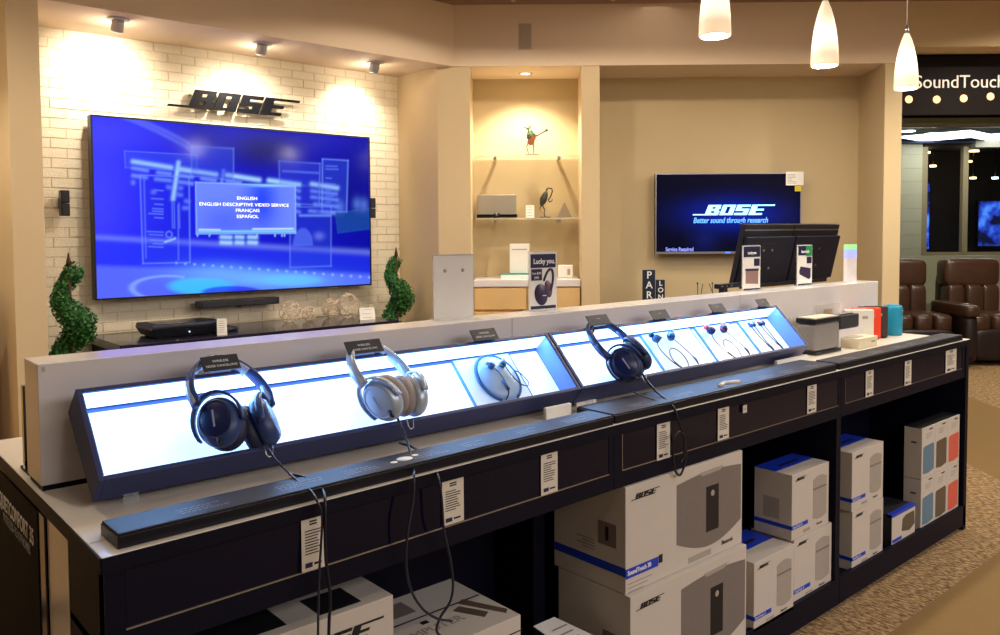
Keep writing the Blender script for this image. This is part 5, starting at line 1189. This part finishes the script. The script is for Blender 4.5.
# ------------------------------------------------------------------ items on the display wall
RZ=RT
rzv=math.atan2(-.39,.92)*.0
def sign(name,label,x,w,h,fn,y=2.0,rz=-.10,group='printed sign holders on the white display wall'):
    t=thing(name,label,'sign',(x,y,RZ),rz,group)
    MB().box(-w/2,w/2,.004,.007,0,h).build('acrylic_back','glassy',t); MB().box(-w/2,w/2,-.03,.035,0,.003).build('foot','glassy',t)
    MB().box(-w/2+.002,w/2-.002,0,.003,.004,h-.004).build('card','white',t)
    fn(t,w,h); return t
def blank_sign(t,w,h): 
    for a in (-1,1):
        MB().lathe([(0,0),(.006,0),(.005,.001),(0,.001)],16,cap=False).build('stud','lgrey',t,loc=(a*w*.22,-.001,h*.75)).rotation_euler=(PI/2,0,0)
    MB().box(-w/2,w/2,-.002,.009,h-.004,h).build('top_channel','steel',t)
sign('sign_holder','blank white upright sign holder left of the lucky sign on the white display wall',1.580,.15,.203,blank_sign,y=2.03)
def lucky(t,w,h):
    MB().box(-w*.44,w*.44,-.001,0,h*.72,h*.95).build('header','navy',t); text('Lucky you.',.0245,'txt',t,(.004,-.0014,h*.79),depth=.0003,sx=.9,bold=.0006,name='headline')
    MB().box(-w*.42,-w*.05,-.001,0,h*.51,h*.70).build('price_block','navy',t); text('from $349',.0125,'txt',t,(-w*.235,-.0014,h*.61),depth=.0003,name='price',sx=.7); text('2999.',.0125,'txt',t,(-w*.235,-.0014,h*.535),depth=.0003,name='price',sx=.8)
    hb=MB(); pts=[]
    for k in range(17):
        a=math.radians(-15+185*k/16); pts.append((.022+.020*math.cos(a),-.0008,h*.42+.058*math.sin(a)))
    R_=[( (p[0]-.022)*math.cos(-.28)-(p[2]-h*.42)*math.sin(-.28)+.018,p[1],(p[0]-.022)*math.sin(-.28)+(p[2]-h*.42)*math.cos(-.28)+h*.42) for p in pts]
    hb.sweep(R_,[(-.0004,-.0045),(.0004,-.0045),(.0004,.0045),(-.0004,.0045)],up=(0,1,0)); hb.build('headband_print','purple',t)
    c1=MB(); c1.lathe([(0,0),(.028,0),(.028,.0007),(0,.0007)],32,cap=False,sy=1.35); o=c1.build('cup_print','purple',t,loc=(-.010,-.0002,h*.27)); o.rotation_euler=(PI/2,-.25,0)
    c2=MB(); c2.lathe([(0,0),(.016,0),(.016,.0006),(0,.0006)],32,cap=False,sy=1.9); o=c2.build('cup_print',mat('plum_print',(96,66,92),.5),t,loc=(.022,-.0001,h*.36)); o.rotation_euler=(PI/2,-.2,0)
    MB().box(-.004,.012,-.0016,-.0008,h*.245,h*.257).build('mark_print','txt',t)
    MB().box(-w*.44,w*.44,-.001,0,h*.03,h*.08).build('footer','navy',t)
sign('printed_sign','white Lucky you. sign with dark header and a drawing of headphones',1.970,.124,.205,lucky,y=2.03)
def radio(color):
    def f(t,w,h):
        MB().box(-w*.46,w*.46,-.001,0,h*.74,h*.97).build('header','navy',t); text('Lucky you' if color else 'SoundLink',.0185,'txt',t,(0,-.0014,h*.80),depth=.0003,sx=.82,bold=.0004,name='headline')
        MB().box(w*.12,w*.44,-.001,0,h*.54,h*.70).build('price_block','navy',t)
        if color:
            MB().yprism([(-w*.34,h*.16),(-w*.34,h*.44),(w*.36,h*.44),(w*.36,h*.14)],-.001,0).build('radio_print',mat('dusty_rose_print',(150,120,116),.5),t); MB().yprism([(-w*.36,h*.44),(-w*.36,h*.485),(w*.38,h*.48),(w*.38,h*.43)],-.0013,0).build('radio_top_print','purple',t)
        else:
            MB().yprism([(-w*.38,h*.36),(-w*.30,h*.47),(w*.38,h*.42),(w*.38,h*.20),(w*.28,h*.15),(-w*.36,h*.28)],-.001,0).build('radio_print','purple',t)
            MB().box(w*.05,w*.455,-.0013,-.0008,h*.72,h*.965).build('green_corner',mat('green_print',(40,150,84),.4),t)
        MB().box(-w*.46,w*.46,-.001,0,h*.02,h*.05).build('footer','navy',t)
    return f
sign('printed_sign','narrow sign picturing a rose-coloured radio in front of the tilted monitors',3.275,.125,.205,radio(True),y=2.03)
sign('printed_sign','narrow sign with a green corner picturing a dark box speaker',3.745,.120,.200,radio(False),y=2.03)
# clear block with glowing top
t=thing('light_block','upright frosted block with a green and blue glowing top at the right end','display light',(4.15,1.99,RZ),-.1)
MB().box(-.043,.043,0,.022,0,.125).build('frosted_base',mat('frosted_white',(226,222,224),.3),t,bevel=.001)
MB().box(-.043,.043,0,.022,.1255,.170).build('blue_glow',emis('blue_lit_acrylic',(150,160,255),.8),t); MB().box(-.043,.043,0,.022,.1705,.195).build('green_glow',emis('green_lit_acrylic',(140,205,140),.7),t)
# monitors seen from behind
def monitor(x0,x1,label):
    t=thing('monitor',label,'monitor',((x0+x1)/2,2.30,0),0,'black monitors seen from behind on the island'); w=x1-x0; t.location.z=1.222; t.rotation_euler=(0,0,0)
    m=Matrix.Shear('XY',4,(0,0)) 
    th=math.radians(13)
    g_=bpy.data.objects.new
    def part(mb,n,mt,bevel=0):
        o=mb.build(n,mt,t,bevel=bevel); o.rotation_euler=(th,0,0); return o
    # local before tilt: y 0 = back plate, +y toward its screen
    bp_=part(MB().yprism([(-w/2,0),(w/2,0),(w/2,.245),(-w/2,.245)],0,.02),'rear_case',mat('dark_monitor_plastic',(13,15,32),.5,spec=.3),bevel=.004)
    part(MB().box(-w/2-.005,w/2+.005,.022,.05,-.015,.305),'panel_frame','plastic',bevel=.003); part(MB().box(-w/2+.0,w/2-.0,.0505,.052,.0,.295),'screen','blackg')
    part(MB().box(-w/2-.004,w/2,.016,.0225,.275,.279),'edge_strip','steel')
    sc=MB()
    for a in (-.06,.02): 
        for z in (.175,.08): sc.lathe([(0,0),(.006,0),(.005,.003),(0,.003)],12,cap=False,c=(a,0,0)) if False else sc.box(a-.005,a+.005,-.003,0,z-.005,z+.005)
    part(sc,'mount_screws','steel')
    vt=MB(); vt.box(-.085,.055,-.001,0,.208,.211); part(vt,'vent_slots','ink')
    part(MB().box(w*.28,w*.30,-.001,0,.10,.15),'port_cover','ink')
    t2=MB().box(-.10,.10,-.03,.14,HC-1.222,HC-1.222+.012); t2.build('stand_foot','plastic',t,bevel=.003); MB().box(-.03,.03,.03,.08,HC-1.222+.012,.06).build('stand_post','plastic',t)
    return t
monitor(3.585,4.045,'tilted black monitor seen from behind, the left one with the rose radio sign before it'); monitor(4.062,4.54,'tilted black monitor seen from behind, nearer the right pier')
t=thing('monitor_rail','black mounting rail under the tilted monitors','rail',(3.38,2.27,1.215)); MB().box(0,.20,0,.03,0,.022).build('rail_bar','plastic',t,bevel=.002)
MB().box(.20,1.05,.0,.02,-.01,.006).build('long_bar','plastic',t); 
for x in (.02,.06,.10): MB().box(x,x+.008,-.002,0,.008,.014).build('screw','steel',t)
MB().box(.04,.07,.0,.03,HC-1.215,0).build('upright','plastic',t)
# ------------------------------------------------------------------ cables
def cable(name,label,pts,r=.0028,m='cable',group='headphone cables hanging down the counter front'):
    P=[Vector(p) for p in pts]; out=[]
    for i in range(len(P)-1):
        p0=P[max(i-1,0)];p1=P[i];p2_=P[i+1];p3=P[min(i+2,len(P)-1)]
        for k in range(8):
            u=k/8; out.append(.5*((2*p1)+(-p0+p2_)*u+(2*p0-5*p1+4*p2_-p3)*u*u+(-p0+3*p1-3*p2_+p3)*u**3))
    out.append(P[-1]); o=P[0].copy(); ob=MB().tube([q-o for q in out],r,10).build(name,m,loc=o); tag(ob,label,'cable',group); return ob
def A(x,y,Y): return ay(x,y,Y)
cable('cable','thin grey cable running from the navy headphones down the counter front',[A(266,445,1.68),A(275,459,1.64),A(289,473,1.60),A(301,484,1.545),A(311,491,1.49),A(317,501,1.455),A(322,516,1.45),A(321,545,1.45),A(319,580,1.45),A(318,635,1.45),A(318,670,1.45)],.0025,'cablel')
cable('cable','second darker strand leaving the navy headphones beside the thin grey one',[A(289,474,1.60),A(303,477,1.58),A(316,484,1.535),A(323,491,1.49),A(325,501,1.452),A(325,525,1.445),A(326,560,1.45),A(330,595,1.45),A(329,625,1.45),A(328,670,1.45)],.0034,'cable')
cable('cable','grey cable running straight down from the silver headphones',[A(396,415,1.69),A(402,428,1.66),A(407,441,1.63),A(411,456,1.57),A(413,466,1.53),A(414,477,1.465),A(413,500,1.462),A(408,530,1.462),A(406,560,1.47),A(410,587,1.48),A(421,607,1.49),A(436,618,1.49),A(452,621,1.49)],.0030,'cablel')
cable('cable','second looping strand of the silver headphones cable by the price tag',[A(399,443,1.64),A(412,447,1.62),A(425,455,1.57),A(434,467,1.525),A(439,480,1.466),A(442,503,1.462),A(444,530,1.462),A(450,558,1.47),A(453,584,1.48),A(450,602,1.48),A(440,618,1.49),A(437,632,1.49),A(448,640,1.49)],.0030,'cablel')
pts=[A(640,370,1.69),A(648,382,1.66),A(658,393,1.60),A(667,400,1.55),A(674,408,1.51),A(678,420,1.498),A(683,434,1.495),A(686,450,1.495),A(684,466,1.495),A(680,475,1.495),A(675,470,1.495),A(673,452,1.495),A(674,438,1.49),A(679,432,1.49),A(684,438,1.488),A(684,455,1.488),A(681,462,1.49)]
cable('cable','coiled cable hanging from the plain black headphones over the middle cabinet',pts,.0036,'cable')
cable('cable','short black lead crossing the label ledge behind the coiled cable',[A(633,392,1.60),A(645,397,1.585),A(658,401,1.56),A(668,404,1.53)],.0022,'cable')
